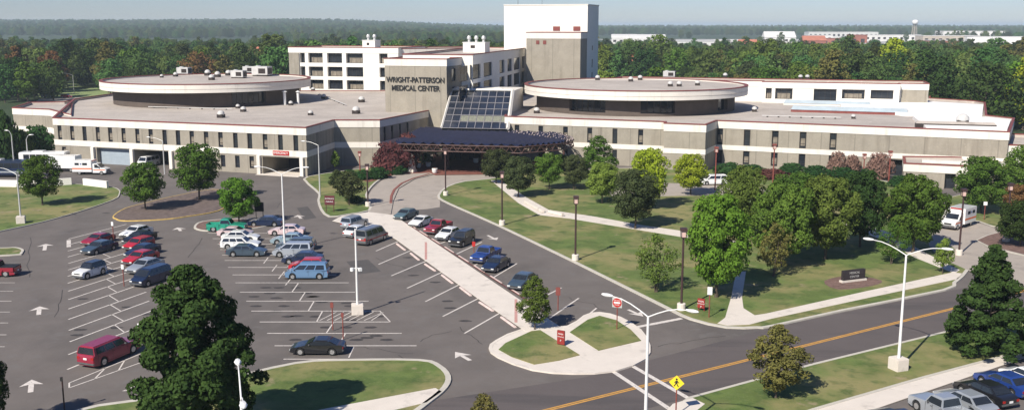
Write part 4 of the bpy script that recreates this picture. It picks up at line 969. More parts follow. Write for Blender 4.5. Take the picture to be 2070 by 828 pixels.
# slim regulatory signs and marker posts
def reg(label, x, y, h, w_, hh, m_, pm=M_RPOLE, rz=-.2):
    X, Y = G(x, y); T = thing('regulatory_sign', label, 'sign', (X, Y, .1), rz); post(T, h, pm, .055)
    m = MB(); m.box((0, -.07, h-hh/2), (w_, .04, hh)); m.build('panel', m_, T)
reg('white regulatory sign on a red post right of the red board', 1433, 643, 3.0, .45, .75, M_SIGNW)
reg('small sign on red post beside the white ambulance', 1989, 445, 2.6, .5, .5, M_SIGNW)
reg('brown-backed sign post at the end stall by the cone-shaped tree', 1128, 628, 2.3, .45, .8, M_COPING)
reg('small orange-red stall sign by the blue pickup', 958, 512, 1.4, .4, .6, M_RED)
reg('red-brown stall post beyond the parked red cars at upper left', 230, 488, 2.5, .3, .5, M_SIGNW)
reg('red-brown stall post in front of the silver saloon', 251, 580, 2.4, .3, .5, M_SIGNW)
reg('left one of two red-brown posts by the hatched box', 673, 668, 2.6, .3, .5, M_COPING)
reg('right one of two red-brown posts, nearer the black saloon', 694, 686, 2.4, .25, .4, M_COPING)
reg('dark marker post at the bottom left in the tree shadow', 131, 833, 2.6, .2, .3, M_BLK, M_BPOLE)
reg('red-brown stall post beside the dark red van', 283, 690, 1.6, .2, .3, M_SIGNW)
# monument sign
X, Y = G(1724, 570); T = thing('monument_sign', 'low dark monument sign with pale lettering on a bark bed', 'sign', (X, Y, .14), R(22))
m = MB(); m.box((0, 0, .1), (3.3, .55, .2)); m.build('plinth', M_CONC, T); m = MB(); m.box((0, 0, .75), (3.0, .4, 1.05)); m.build('panel', mat('dark_stone', (.035, .028, .030), .5, .2, 2), T, bevel=.04)
place_text('lettering', text_mesh('MEDICAL', .34, M_SILVER, .006), T, (0, -.215, .98), 0); place_text('lettering', text_mesh('CENTER', .34, M_SILVER, .006), T, (0, -.215, .55), 0)
# planters / cones / bollards near the entrance
X, Y = G(752, 345); 
T = thing('stone_marker', 'tapered grey stone marker left of the canopy', 'monument', (*G(833, 349), .14), .3)
m = MB(); m.lathe([(1.0, 0), (1.0, .35), (.75, .5), (.25, 3.3), (.02, 3.4)], n=4); m.build('obelisk', M_CONC, T)
for l, x, y in (('round white planter on the forecourt edge', 879, 351), ('pale planter tub under the canopy edge', 866, 338), ('pale planter tub left of the dark doors', 846, 340), ('white litter bin by the paved forecourt', 962, 330)):
    X, Y = G(x, y); T = thing('planter', l, 'planter', (X, Y, .14)); m = MB(); m.lathe([(.35, 0), (.5, .2), (.55, .85), (.45, .9)], n=14); m.build('bowl', M_SIGNW, T, smooth=True); m = MB(); m.lathe([(.42, 0), (.3, .12), (.05, .16)], (0, 0, .86)); m.build('soil', M_MULCH, T)
# wheel stops
def stop(l, a, b, z=0.012, m=None):
    a, b = Vector(G(*a)), Vector(G(*b)); c = (a+b)/2; d = b-a
    mb = MB(); L_ = d.length; mb.v += [(-L_/2, -.13, 0), (L_/2, -.13, 0), (L_/2, .13, 0), (-L_/2, .13, 0), (-L_/2+.08, -.07, .14), (L_/2-.08, -.07, .14), (L_/2-.08, .07, .14), (-L_/2+.08, .07, .14)]
    mb.f += [(4, 5, 6, 7), (0, 1, 5, 4), (1, 2, 6, 5), (2, 3, 7, 6), (3, 0, 4, 7), (3, 2, 1, 0)]
    o = mb.build('wheel_stop', m or M_STOP, None); o.location = (c.x, c.y, z); o.rotation_euler = (0, 0, math.atan2(d.y, d.x)); props(o, l, 'wheel stop', 'concrete wheel stops')
M_STOP = mat('wheel_stop_paint', (.60, .47, .42), .8, .15, 3)
orders = ['first', 'second', 'third', 'fourth', 'fifth', 'sixth', 'seventh', 'eighth', 'ninth', 'tenth']
for i, (a, b) in enumerate((((802, 493), (819, 506)), ((830, 512), (847, 526)), ((859, 534), (880, 548)), ((893, 556), (915, 573)), ((930, 581), (952, 598)), ((969, 611), (997, 629)), ((1013, 641), (1042, 662)))):
    stop(f'{orders[i]} pale wheel stop counted from the grey van along the left edge of the walkway', a, b)
wk0, wk1 = Vector(G(818, 452)), Vector(G(1098, 632)); n_ = 9
for i in range(n_):
    t0_ = (i+.18)/n_; t1_ = (i+.82)/n_; o_ = Vector((.25, .35))
    a = wk0.lerp(wk1, t0_)+o_; b = wk0.lerp(wk1, t1_)+o_; c = (a+b)/2; d = b-a
    mb = MB(); L_ = d.length; mb.box((0, 0, .07), (L_, .2, .13)); o = mb.build('wheel_stop', M_STOP, None, bevel=.03); o.location = (c.x, c.y, .012); o.rotation_euler = (0, 0, math.atan2(d.y, d.x))
    props(o, f'{orders[i]} wheel stop counted from the drop-off along the right edge of the walkway', 'wheel stop', 'concrete wheel stops')
hr = MB(); hp = Vector((.1, .1)); a = wk0+hp; b = wk1+hp
mr_ = MB(); d = (b-a).normalized(); n2 = Vector((-d.y, d.x))*.06; mr_.quad((*(a-n2), .158), (*(b-n2), .158), (*(b+n2), .158), (*(a+n2), .158)); structure('walkway_paint', mr_, M_COPING)
# low stone seat walls on the lawn path
for l, a, b in (('left curved stone seat on the lawn path', (1062, 412), (1098, 432)), ('right stone seat on the lawn path', (1110, 432), (1138, 439))):
    a, b = Vector(G(*a)), Vector(G(*b)); c = (a+b)/2; d = b-a; mb = MB(); mb.box((0, 0, .25), (d.length, .5, .42)); o = mb.build('garden_bench', M_CONC, None, bevel=.05); o.location = (c.x, c.y, .13); o.rotation_euler = (0, 0, math.atan2(d.y, d.x)); props(o, l, 'stone bench')
for l, a, b, z in (('thin grey pipe run across the left wing roof', (300, 218), (470, 222), 8.5), ('thin grey pipe run by the lettered block', (640, 190), (700, 214), 8.5), ('thin grey pipe run on the right wing roof', (1540, 236), (1700, 240), 8.5)):
    A, B = Vector((*G(*a, z), 0)), Vector((*G(*b, z), 0)); c = (A+B)/2; T = thing('roof_pipe', l, 'pipe', (c.x, c.y, z-.05)); m = MB(); q = (B-A)/2
    m.tube((-q.x, -q.y, .3), (q.x, q.y, .3), .1, n=6); m.build('pipe_run', M_VENT, T); m = MB()
    for i in range(7): t = -1+2*(i+.5)/7; m.box((q.x*t, q.y*t, .1), (.3, .3, .2))
    m.build('support', M_DARK, T)

# ================================================================== VEHICLES
M_PAINTS = {}
def paint(name, c, metal=0.0, rough=.28):
    if name not in M_PAINTS:
        M_PAINTS[name] = mat('car_paint_'+name, c, rough, .03, .6, metal=metal, spec=.5, coat=.7)
    return M_PAINTS[name]
PT = dict(white=paint('white', (.74, .73, .70)), red=paint('red', (.42, .015, .022)), darkred=paint('dark_red', (.26, .015, .03)), navy=paint('navy', (.012, .022, .055)),
          black=paint('black', (.012, .012, .014)), silver=paint('silver', (.42, .44, .46), .4), grey=paint('grey', (.17, .17, .165), .2), teal=paint('teal', (.10, .16, .17), .2), green=paint('green', (.02, .28, .18)),
          blue=paint('blue', (.015, .045, .20)), skyblue=paint('sky_blue', (.13, .23, .36), .2), pink=paint('pale_pink', (.62, .48, .47)), slate=paint('slate', (.05, .075, .10), .1), ltblue=paint('light_blue', (.30, .40, .44), .2), maroon=paint('maroon', (.27, .018, .04)))
KIND = {  # L, W, H, cowl z, nose z, belt z, tail z, greenhouse bottom (front,back), top (front,back), wheel r, wheelbase
    'saloon':  (4.75, 1.78, 1.40, .93, .70, .96, .92, (1.02, -1.72), (.30, -1.10), .33, 2.75),
    'coupe':   (4.55, 1.75, 1.30, .88, .62, .92, .90, (.95, -1.75), (.15, -.95), .33, 2.6),
    'hatchback': (4.2, 1.72, 1.42, .95, .72, .96, .95, (.98, -2.0), (.32, -1.55), .32, 2.5),
    'estate':  (4.8, 1.80, 1.48, .95, .75, .98, .98, (1.02, -2.33), (.40, -2.0), .33, 2.75),
    'off_roader': (4.5, 1.82, 1.78, 1.10, .98, 1.13, 1.12, (.85, -2.18), (.40, -2.05), .39, 2.65),
    'small_off_roader': (3.7, 1.66, 1.62, 1.02, .86, 1.04, 1.02, (.60, -1.78), (.22, -1.55), .37, 2.2),
    'people_carrier': (4.75, 1.85, 1.74, 1.08, .82, 1.08, 1.06, (1.65, -2.28), (.70, -2.12), .34, 2.85),
    'van':     (5.3, 2.0, 2.05, 1.20, .95, 1.22, 1.2, (1.95, -2.58), (1.35, -2.5), .37, 3.2),
    'long_wagon': (5.5, 1.98, 1.85, 1.12, 1.0, 1.18, 1.16, (1.15, -2.66), (.62, -2.55), .40, 3.3),
    'pickup':  (5.2, 1.88, 1.70, 1.06, .92, 1.08, 1.05, (.85, -.80), (.42, -.62), .38, 3.1),
}
def car_meshes(kind):
    L, W, H, zc, zn, zb, zt, gb, gt, wr, wb = KIND[kind]; h = L/2; out = {}
    zf = .22; ax = wb/2+.05; ar = wr+.07
    def arch(cx):
        pts = []; 
        a0 = math.asin(min(1, max(-1, (zf-wr)/ar)))
        for i in range(9):
            t = math.pi-a0+(2*a0-math.pi)*i/8
            pts.append((cx+ar*math.cos(t), wr+ar*math.sin(t)))
        return pts
    cowl = gb[0]+.05
    prof = [(-h+.05, zf+.06)]+arch(-ax)+arch(ax)+[(h-.05, zf+.06), (h, zf+.22), (h-.02, zn-.12), (h-.14, zn), (h-.7, zn+(zc-zn)*.55), (cowl, zc)]
    if kind == 'pickup': prof += [(gb[1]-.02, zb), (gb[1]-.05, .62), (-h+.10, .62), (-h+.09, zt), (-h, zt), (-h, .5)]
    else: prof += [(gb[1], zb), (-h+.18 if gb[1] > -h+.5 else -h+.05, zt), (-h, zt-.12), (-h, zf+.22)]
    bm = bmesh.new(); k = len(prof); vs = []
    for y in (-W/2, W/2): vs.append([bm.verts.new((x, y, z)) for x, z in prof])
    bm.faces.new(vs[0]); bm.faces.new(vs[1][::-1])
    for i in range(k):
        j = (i+1) % k; bm.faces.new((vs[0][j], vs[0][i], vs[1][i], vs[1][j]))
    bmesh.ops.recalc_face_normals(bm, faces=bm.faces)
    # plan taper towards nose and tail, tumblehome below the belt
    for v in bm.verts:
        x, y, z = v.co; t = max(0, abs(x)-(h-.75))/.75; v.co.y = y*(1-.13*t*t)
        if z < .4: v.co.y *= .97
        if z > zb-.15: v.co.y *= .965
    es = [e for e in bm.edges if len(e.link_faces) == 2 and e.calc_face_angle(0) > R(60) and abs(abs(e.verts[0].co.y)-abs(e.verts[1].co.y)) < .3 and e.verts[0].co.y*e.verts[1].co.y > 0 and e.verts[0].co.z > .45]
    bmesh.ops.bevel(bm, geom=es, offset=.07, segments=2, affect='EDGES', clamp_overlap=True)
    me = bpy.data.meshes.new('body'); bm.to_mesh(me); bm.free()
    for p in me.polygons: p.use_smooth = True
    me.set_sharp_from_angle(angle=R(35)); out['body'] = me
    if kind == 'pickup':
        m = MB(); x0, x1 = -h+.09, gb[1]-.05
        for s in (-1, 1): m.box(((x0+x1)/2, s*(W/2-.07), (.6+zt)/2), (x1-x0, .13, zt-.6))
        out['bed_side'] = m.mesh('bed_side', None, bevel=.025)
        m = MB(); m.box(((x0+x1)/2, 0, .635), (x1-x0-.02, W-.28, .02)); out['bed_floor'] = m.mesh('bed_floor', M_TRIM)
    # greenhouse
    yb_, yt_ = W/2*.955, W/2*.955-.20*(H-zb)/.5*.75; zb_ = zb-.03
    q = lambda f, t, s: ((gb[f]*(1-t)+gt[f]*t), s*(yb_*(1-t)+yt_*t), zb_+(H-zb_)*t)
    bm = bmesh.new(); B = [bm.verts.new(q(f, 0, s)) for f, s in ((0, -1), (0, 1), (1, 1), (1, -1))]; T_ = [bm.verts.new(q(f, 1, s)) for f, s in ((0, -1), (0, 1), (1, 1), (1, -1))]
    bm.faces.new(T_); bm.faces.new(B[::-1])
    for i in range(4): j = (i+1) % 4; bm.faces.new((B[i], B[j], T_[j], T_[i]))
    bmesh.ops.recalc_face_normals(bm, faces=bm.faces)
    te = [e for e in bm.edges if e.verts[0] in T_ and e.verts[1] in T_]
    bmesh.ops.bevel(bm, geom=te, offset=.09, segments=3, affect='EDGES')
    me = bpy.data.meshes.new('roof'); bm.to_mesh(me); bm.free()
    for p in me.polygons: p.use_smooth = True
    me.set_sharp_from_angle(angle=R(35)); out['roof'] = me
    o_ = .012
    m = MB(); 
    for f, nm, sx in ((0, 'windscreen', 1), (1, 'rear_window', -1)):
        m = MB(); m.quad(*[(x+sx*o_*1.5, y*.90, z+o_) for x, y, z in (q(f, .08, -1), q(f, .08, 1), q(f, .84, 1), q(f, .84, -1))][::(1 if sx > 0 else -1)]); out[nm] = m.mesh(nm, M_GLASS)
    lb = gb[0]-gb[1]; n_ = 1 if kind in ('pickup', 'coupe') else (3 if lb > 3.2 else 2)
    for s in (-1, 1):
        m = MB()
        for i in range(n_):
            a = .07+(.88*i/n_)+(.0 if i == 0 else .015); b = .07+.88*(i+1)/n_-.015
            def e(u, t): x = (gb[0]*(1-t)+gt[0]*t)*(1-u)+(gb[1]*(1-t)+gt[1]*t)*u; return (x, s*(yb_*(1-t)+yt_*t+o_), zb_+(H-zb_)*t)
            pts = [e(a, .10), e(b, .10), e(b, .80), e(a, .80)]
            m.quad(*(pts if s < 0 else pts[::-1]))
        # s<0 looks right; both sides share the name
        out['side_window_%d' % s] = m.mesh('side_window', M_GLASS)
    m = MB(); m.tube((0, -.105, 0), (0, .105, 0), wr, wr, 18); out['wheel'] = m.mesh('wheel', M_TYRE, bevel=.02, smooth=True)
    m = MB(); m.tube((0, -.115, 0), (0, .115, 0), wr*.60, wr*.60, 14); m.tube((0, -.122, 0), (0, .122, 0), wr*.2, wr*.2, 8); out['rim'] = m.mesh('rim', M_RIM)
    m = MB(); m.box((0, 0, 0), (.06, .34, .15)); out['headlight'] = m.mesh('headlight', M_LAMP, bevel=.02)
    m = MB(); m.box((0, 0, 0), (.05, .26, .2)); out['tail_light'] = m.mesh('tail_light', M_TAIL, bevel=.015)
    m = MB(); m.box((0, 0, 0), (.16, W*.90, .17)); out['bumper'] = m.mesh('bumper', M_TRIM, bevel=.04)
    m = MB(); m.box((0, 0, 0), (.12, .2, .14)); out['side_mirror'] = m.mesh('side_mirror', M_TRIM, bevel=.03)
    m = MB()
    for s in (-1, 1):
        xs_ = [gb[0]-.12, (gb[0]+gb[1])/2+.05]+([gb[1]+.35] if kind != 'pickup' else [gb[1]+.05])
        for x_ in xs_: m.box((x_, s*(W/2+.001), (zb+.38)/2+.02), (.022, .008, zb-.44))
        for x_ in xs_[1:]: m.box((x_+.12, s*(W/2+.006), zb-.16), (.15, .02, .03))
        m.box(((xs_[0]+xs_[-1])/2, s*(W/2*.985+.008), .36), (xs_[0]-xs_[-1], .012, .02))
    out['door_seam'] = m.mesh('door_seam', M_BLK)
    m = MB(); m.box((0, 0, 0), (.02, .34, .16)); out['number_plate'] = m.mesh('number_plate', M_SIGNW)
    m = MB(); m.box((0, 0, 0), (.03, W*.5, .12)); out['grille'] = m.mesh('grille', M_BLK)
    return out
CM = {}
def car(kind, label, loc, heading, color, name=None, extra=None, group=None, roofc=None):
    if kind not in CM: CM[kind] = car_meshes(kind)
    c = CM[kind]; L, W, H, zc, zn, zb, zt, gb, gt, wr, wb = KIND[kind]; h = L/2
    cat = {'pickup': 'pickup truck', 'van': 'van', 'people_carrier': 'minivan', 'off_roader': 'suv', 'small_off_roader': 'suv', 'long_wagon': 'suv'}.get(kind, 'car')
    T = thing(name or {'pickup': 'pickup_truck', 'van': 'parked_van', 'people_carrier': 'parked_minivan'}.get(kind, 'parked_car'), label, cat, (loc[0], loc[1], loc[2] if len(loc) > 2 else .006), heading, group)
    m = PT[color]; link('body', c['body'], T, mat=m)
    if 'bed_side' in c: link('bed_side', c['bed_side'], T, mat=m); link('bed_floor', c['bed_floor'], T)
    link('roof', c['roof'], T, mat=PT[roofc] if roofc else m)
    link('windscreen', c['windscreen'], T); link('rear_window', c['rear_window'], T)
    for s in (-1, 1): link('side_window', c['side_window_%d' % s], T)
    for sx in (-1, 1):
        for sy in (-1, 1):
            w_ = link('wheel', c['wheel'], T, (sx*(wb/2+.05), sy*(W/2-.13), wr)); link('rim', c['rim'], w_)
    for s in (-1, 1):
        link('headlight', c['headlight'], T, (h-.03, s*W*.36*.95, zn-.16)); link('tail_light', c['tail_light'], T, (-h+.01, s*W*.38*.96, zt-.24))
        link('side_mirror', c['side_mirror'], T, (gb[0]-.38, s*(W/2+.02), zb+.05))
    link('bumper', c['bumper'], T, (h-.03, 0, .42)); link('bumper', c['bumper'], T, (-h+.03, 0, .44)); link('grille', c['grille'], T, (h-.012, 0, zn-.17))
    link('door_seam', c['door_seam'], T); link('number_plate', c['number_plate'], T, (-h-.02, 0, zt-.3 if kind != 'pickup' else .62))
    if extra: extra(T, KIND[kind])
    return T
def HD(a, b): a, b = Vector(G(*a)), Vector(G(*b)); d = b-a; return math.atan2(d.y, d.x)
hA = HD((138, 588), (242, 555))             # stalls of the left lot, pointing right/away
hB = 0.02
hC = HD((860, 609), (932, 573)); hD = HD((957, 537), (1010, 511))
def PK(kind, label, x, y, h, color, **k): return car(kind, label, G(x, y), h, color, **k)
pi = math.pi
g1, g2, g3, g4, g5 = 'cars parked in the left rows', 'cars parked in the middle car park', 'vehicles parked left of the walkway', 'vehicles parked right of the walkway', 'cars in the lower right car park'
# left lot
PK('coupe', 'dark red coupe furthest up the left row, beside the signpost', 199, 492, hA+pi, 'darkred', group=g1)
PK('saloon', 'dark slate saloon parked just below the dark red coupe', 202, 509, hA+pi, 'slate', group=g1)
def soft(T, K):
    pass
PK('small_off_roader', 'small white off-roader with black soft top, parked alone', 182, 558, hA+pi, 'white', group=g1, roofc='black')
def row_at(y0, dist):  # point along the right column of the left lot
    pass
base = Vector(G(303, 572)); perp = Vector((-math.sin(hA), math.cos(hA)))
# spacing derived from the painted lines
cA = [(306, 571, 'people_carrier', 'navy', 'dark navy minivan at the near end of the left lot cluster'), (294, 547, 'saloon', 'silver', 'silver saloon between the navy minivan and a red car'),
      (285, 530, 'saloon', 'red', 'bright red saloon touching the silver one in the left cluster'), (289, 516, 'saloon', 'navy', 'dark blue saloon between two red cars in the left cluster'),
      (281, 502, 'hatchback', 'red', 'red hatchback above the dark blue saloon'), (283, 489, 'saloon', 'black', 'black saloon behind the white one in the left cluster'), (276, 477, 'saloon', 'white', 'white saloon at the far end of the left lot cluster')]
for x, y, k, c, l in cA: PK(k, l, x, y, hA+pi, c, group=g1)
PK('long_wagon', 'long dark red wagon with tinted windows, seen from behind beside the big tree', 223, 724, hA+.02, 'maroon')
PK('pickup', 'red pickup with a black bed cover cut by the left edge', -10, 556, pi+.02, 'darkred', extra=lambda T, K: MB().box((-1.7, 0, 1.08), (1.75, 1.62, .05)).build('bed_cover', M_BLK, T))
# middle lot
PK('pickup', 'bright green pickup at the top of the middle lot', 459, 466, hB, 'green', group=g2)
PK('saloon', 'dark blue saloon in the shade of the bright green tree', 537, 456, pi, 'navy', group=g2)
PK('coupe', 'pink-white coupe with dark windows half hidden behind white cars', 476, 477, 0, 'pink', group=g2)
PK('saloon', 'white saloon second from the near end of the left column', 487, 487, 0, 'white', group=g2)
PK('estate', 'white estate car beside the dark saloon', 487, 501, 0, 'white', group=g2)
PK('saloon', 'dark slate saloon at the near end of the left column', 499, 516, 0, 'slate', group=g2)
PK('saloon', 'pale pink saloon at the top of the right column', 580, 474, pi, 'pink', group=g2)
PK('saloon', 'light blue saloon behind the silver van', 586, 492, pi, 'ltblue', group=g2)
PK('estate', 'dark grey estate behind the silver van roof', 599, 503, pi, 'slate', group=g2)
PK('people_carrier', 'silver-white minivan with dark side windows', 593, 517, pi, 'silver', group=g2)
PK('saloon', 'dark navy saloon between the silver van and the red car', 612, 531, pi, 'navy', group=g2)
PK('hatchback', 'bright red hatchback behind the light blue minivan', 622, 545, pi, 'red', group=g2)
PK('people_carrier', 'light blue minivan at the near end of the right column', 622, 561, pi, 'skyblue', group=g2)
PK('coupe', 'glossy black coupe parked alone in the foreground', 643, 712, pi, 'black')
# left of the walkway
PK('off_roader', 'silver off-roader nose-in at the top of the walkway', 717, 460, hC, 'silver', group=g3)
PK('saloon', 'white saloon squeezed behind the grey van', 723, 475, hC, 'white', group=g3)
PK('van', 'grey full-size van with red stripe, seen from behind', 751, 489, hC, 'grey', group=g3,
   extra=lambda T, K: (MB().box((0, -1.008, .78), (4.9, .012, .12)).box((-2.66, 0, .78), (.012, 1.7, .12)).box((0, 1.008, .78), (4.9, .012, .12)).build('red_stripe', M_RED, T)))
# right of the walkway
for x, y, k, c, l in ((821, 441, 'saloon', 'teal', 'grey-teal saloon first in the row by the drop-off'), (851, 455, 'coupe', 'white', 'white coupe between the teal saloon and the red pickup'), (886, 468, 'pickup', 'darkred', 'dark red pickup in the row right of the walkway'),
                      (907, 481, 'saloon', 'white', 'white saloon beside the black off-roader'), (934, 494, 'off_roader', 'black', 'black off-roader at the end of the upper row'), (982, 525, 'pickup', 'blue', 'bright blue pickup beside a dark saloon'),
                      (1003, 543, 'saloon', 'navy', 'dark navy saloon beside the bright blue pickup'), (1057, 578, 'saloon', 'slate', 'dark slate saloon alone beside the cone-shaped tree')):
    PK(k, l, x, y, hD+pi, c, group=g4)
# lower right lot
hE = HD((1925, 775), (2062, 835))
for x, y, k, c, l, z in ((1990, 806, 'saloon', 'black', 'black saloon at the right end of the lower right lot', 0), (2030, 787, 'saloon', 'blue', 'blue saloon behind the black one at lower right', 0), (2075, 776, 'hatchback', 'white', 'white hatchback cut by the right edge', 0),
                         (1905, 843, 'pickup', 'silver', 'silver pickup at the bottom edge of the photo', 0), (1950, 826, 'saloon', 'silver', 'silver-grey saloon between the silver pickup and the black car', 0), (1815, 868, 'saloon', 'navy', 'dark car whose roof just shows at the bottom edge', 0)):
    X, Y = G(x, y); car(k, l, (X, Y, .03), hE+pi, c, group=g5)
PK('people_carrier', 'white minivan on the drive behind the yellow tree', 1442, 374, .15+pi, 'white').location.z = .14
X, Y = G(300, 336); car('van', 'white van parked inside the dark garage bay', (X, Y, .02), -pi/2-.3, 'white')
PK('hatchback', 'tiny red car on the distant road at upper left', 135, 198, .1, 'red'); PK('saloon', 'tiny dark car behind the distant red one', 97, 197, .1, 'slate'); PK('saloon', 'tiny dark saloon by the left edge near the hedge trees', 92, 191, .3, 'maroon')
# box ambulances
def ambulance(label, loc, heading):
    T = thing('ambulance', label, 'ambulance', loc, heading); Wt = PT['white']
    KW = KIND['van']; 
    if 'van' not in CM: CM['van'] = car_meshes('van')
    c = MB(); prof = [(.55, .35), (3.15, .35), (3.2, .95), (3.05, 1.15), (2.15, 1.32), (1.45, 2.1), (.55, 2.15)]
    n = len(prof); c.v = [(x, -.98, z) for x, z in prof]+[(x, .98, z) for x, z in prof]; c.f = [tuple(range(n)), tuple(range(2*n-1, n-1, -1))]+[((i+1) % n, i, n+i, n+(i+1) % n) for i in range(n)]
    c.build('cab', Wt, T, bevel=.07, smooth=True)
    b = MB(); b.box((-1.3, 0, 1.62), (3.75, 2.35, 2.15)); b.build('patient_box', Wt, T, bevel=.05)
    b = MB(); b.box((-1.3, 0, .5), (3.5, 1.9, .16)); b.build('chassis', M_BLK, T)
    for s in (-1, 1):
        b = MB(); b.box((-1.3, s*1.178, 1.2), (3.7, .012, .22)); b.box((1.9, s*.985, .95), (2.2, .012, .16)); b.build('orange_stripe', M_STRP, T)
        b = MB(); b.quad(*[(x, s*.992, z) for x, z in ((1.02, 1.32), (1.95, 1.32), (1.5, 1.95), (1.02, 1.98))][::s*-1]); b.build('side_window', M_GLASS, T)
        b = MB(); b.box((-.7, s*1.18, 2.05), (.9, .012, .42)); b.box((-2.2, s*1.18, 2.05), (.8, .012, .42)); b.build('box_window', M_GLASS, T)
        b = MB(); b.box((-1.45, s*1.182, 2.05), (.34, .01, .1)); b.box((-1.45, s*1.183, 2.05), (.1, .01, .34)); b.build('cross_mark', PT['blue'], T)
        b = MB(); b.box((3.19, s*.7, .82), (.05, .3, .2)); b.build('headlight', M_LAMP, T, bevel=.02)
        b = MB(); b.box((-3.19, s*.95, 1.0), (.04, .2, .3)); b.build('tail_light', M_TAIL, T)
        b = MB(); b.box((1.85, s*1.12, 1.5), (.1, .2, .3)); b.build('side_mirror', M_BLK, T)
    b = MB(); b.quad((2.1, -.85, 1.42), (2.1, .85, 1.42), (1.56, .8, 2.03), (1.56, -.8, 2.03)); o = b.build('windscreen', M_GLASS, T); o.location = (.05, 0, .02)
    b = MB(); b.box((3.22, 0, .55), (.14, 1.9, .22)); b.build('bumper', M_TRIM, T, bevel=.04); b = MB(); b.box((3.18, 0, .85), (.06, 1.0, .22)); b.build('grille', M_BLK, T)
    b = MB(); b.box((.62, 0, 2.62), (.1, 1.7, .16)); b.build('light_bar', M_RED, T, bevel=.03)
    for sx in (-1.9, 2.3):
        for sy in (-1, 1):
            w_ = link('wheel', CM['van']['wheel'], T, (sx, sy*.92, .38)); link('rim', CM['van']['rim'], w_)
    return T
M_STRP = mat('orange_stripe_paint', (.65, .14, .03), .5, .05, 2)
ambulance('white box ambulance with an orange stripe in front of the left wing', (*G(186, 352), .01), -.05)
ambulance('white box ambulance with a red-orange stripe on the right-hand drive', (*G(1935, 460), .142), HD((1965, 450), (1903, 470)))
# coaches at the far left
def coach(label, x, y, h, body, L=11):
    T = thing('coach', label, 'bus', (*G(x, y), .01), h)
    b = MB(); b.box((0, 0, 1.75), (L, 2.5, 2.7)); b.build('body', PT[body], T, bevel=.15, smooth=True)
    for s in (-1, 1):
        g_ = MB(); k = int(L/1.5)
        for i in range(k): g_.box((-L/2+.9+(L-1.6)*(i+.5)/k, s*1.255, 2.2), ((L-1.6)/k-.1, .012, .95))
        g_.build('side_window', M_GLASS, T)
        b = MB(); b.box((0, s*1.256, 1.05), (L-.4, .012, .3)); b.build('side_stripe', PT['silver'], T)
        b = MB(); b.box((L/2+.01, s*.95, .9), (.05, .35, .22)); b.build('headlight', M_LAMP, T)
    b = MB(); b.box((L/2+.005, 0, 2.1), (.02, 2.1, 1.2)); b.build('windscreen', M_GLASS, T)
    b = MB(); b.box((-1, 0, 3.2), (2.2, 1.6, .25)); b.build('roof_unit', PT['white'], T, bevel=.05)
    for sx in (-L*.32, L*.3):
        for sy in (-1, 1): 
            w_ = link('wheel', CM['van']['wheel'], T, (sx, sy*1.12, .5)); w_.scale = (1.3, 1.3, 1.3); link('rim', CM['van']['rim'], w_)
coach('dark blue coach parked at the left edge behind the wall', 8, 357, .0, 'navy'); coach('white coach parked behind the twin-crowned tree', 92, 338, .03, 'white', 9)
def box_truck(label, x, y, h):
    T = thing('box_trailer', label, 'trailer', (*G(x, y), .01), h)
    b = MB(); b.box((0, 0, 1.9), (6.5, 2.4, 2.4)); b.build('box_body', PT['white'], T, bevel=.05); b = MB(); b.box((0, 0, .6), (6.2, 1.4, .2)); b.build('chassis', M_BLK, T)
    b = MB(); b.box((3.26, 0, 1.9), (.02, 2.1, 2.1)); b.build('rear_door', PT['silver'], T)
    for sx in (-2, -1.1, 2.2):
        for sy in (-1, 1): w_ = link('wheel', CM['van']['wheel'], T, (sx, sy*1.05, .4)); link('rim', CM['van']['rim'], w_)
box_truck('white box trailer in the shade left of the ambulance', 128, 346, -.1)

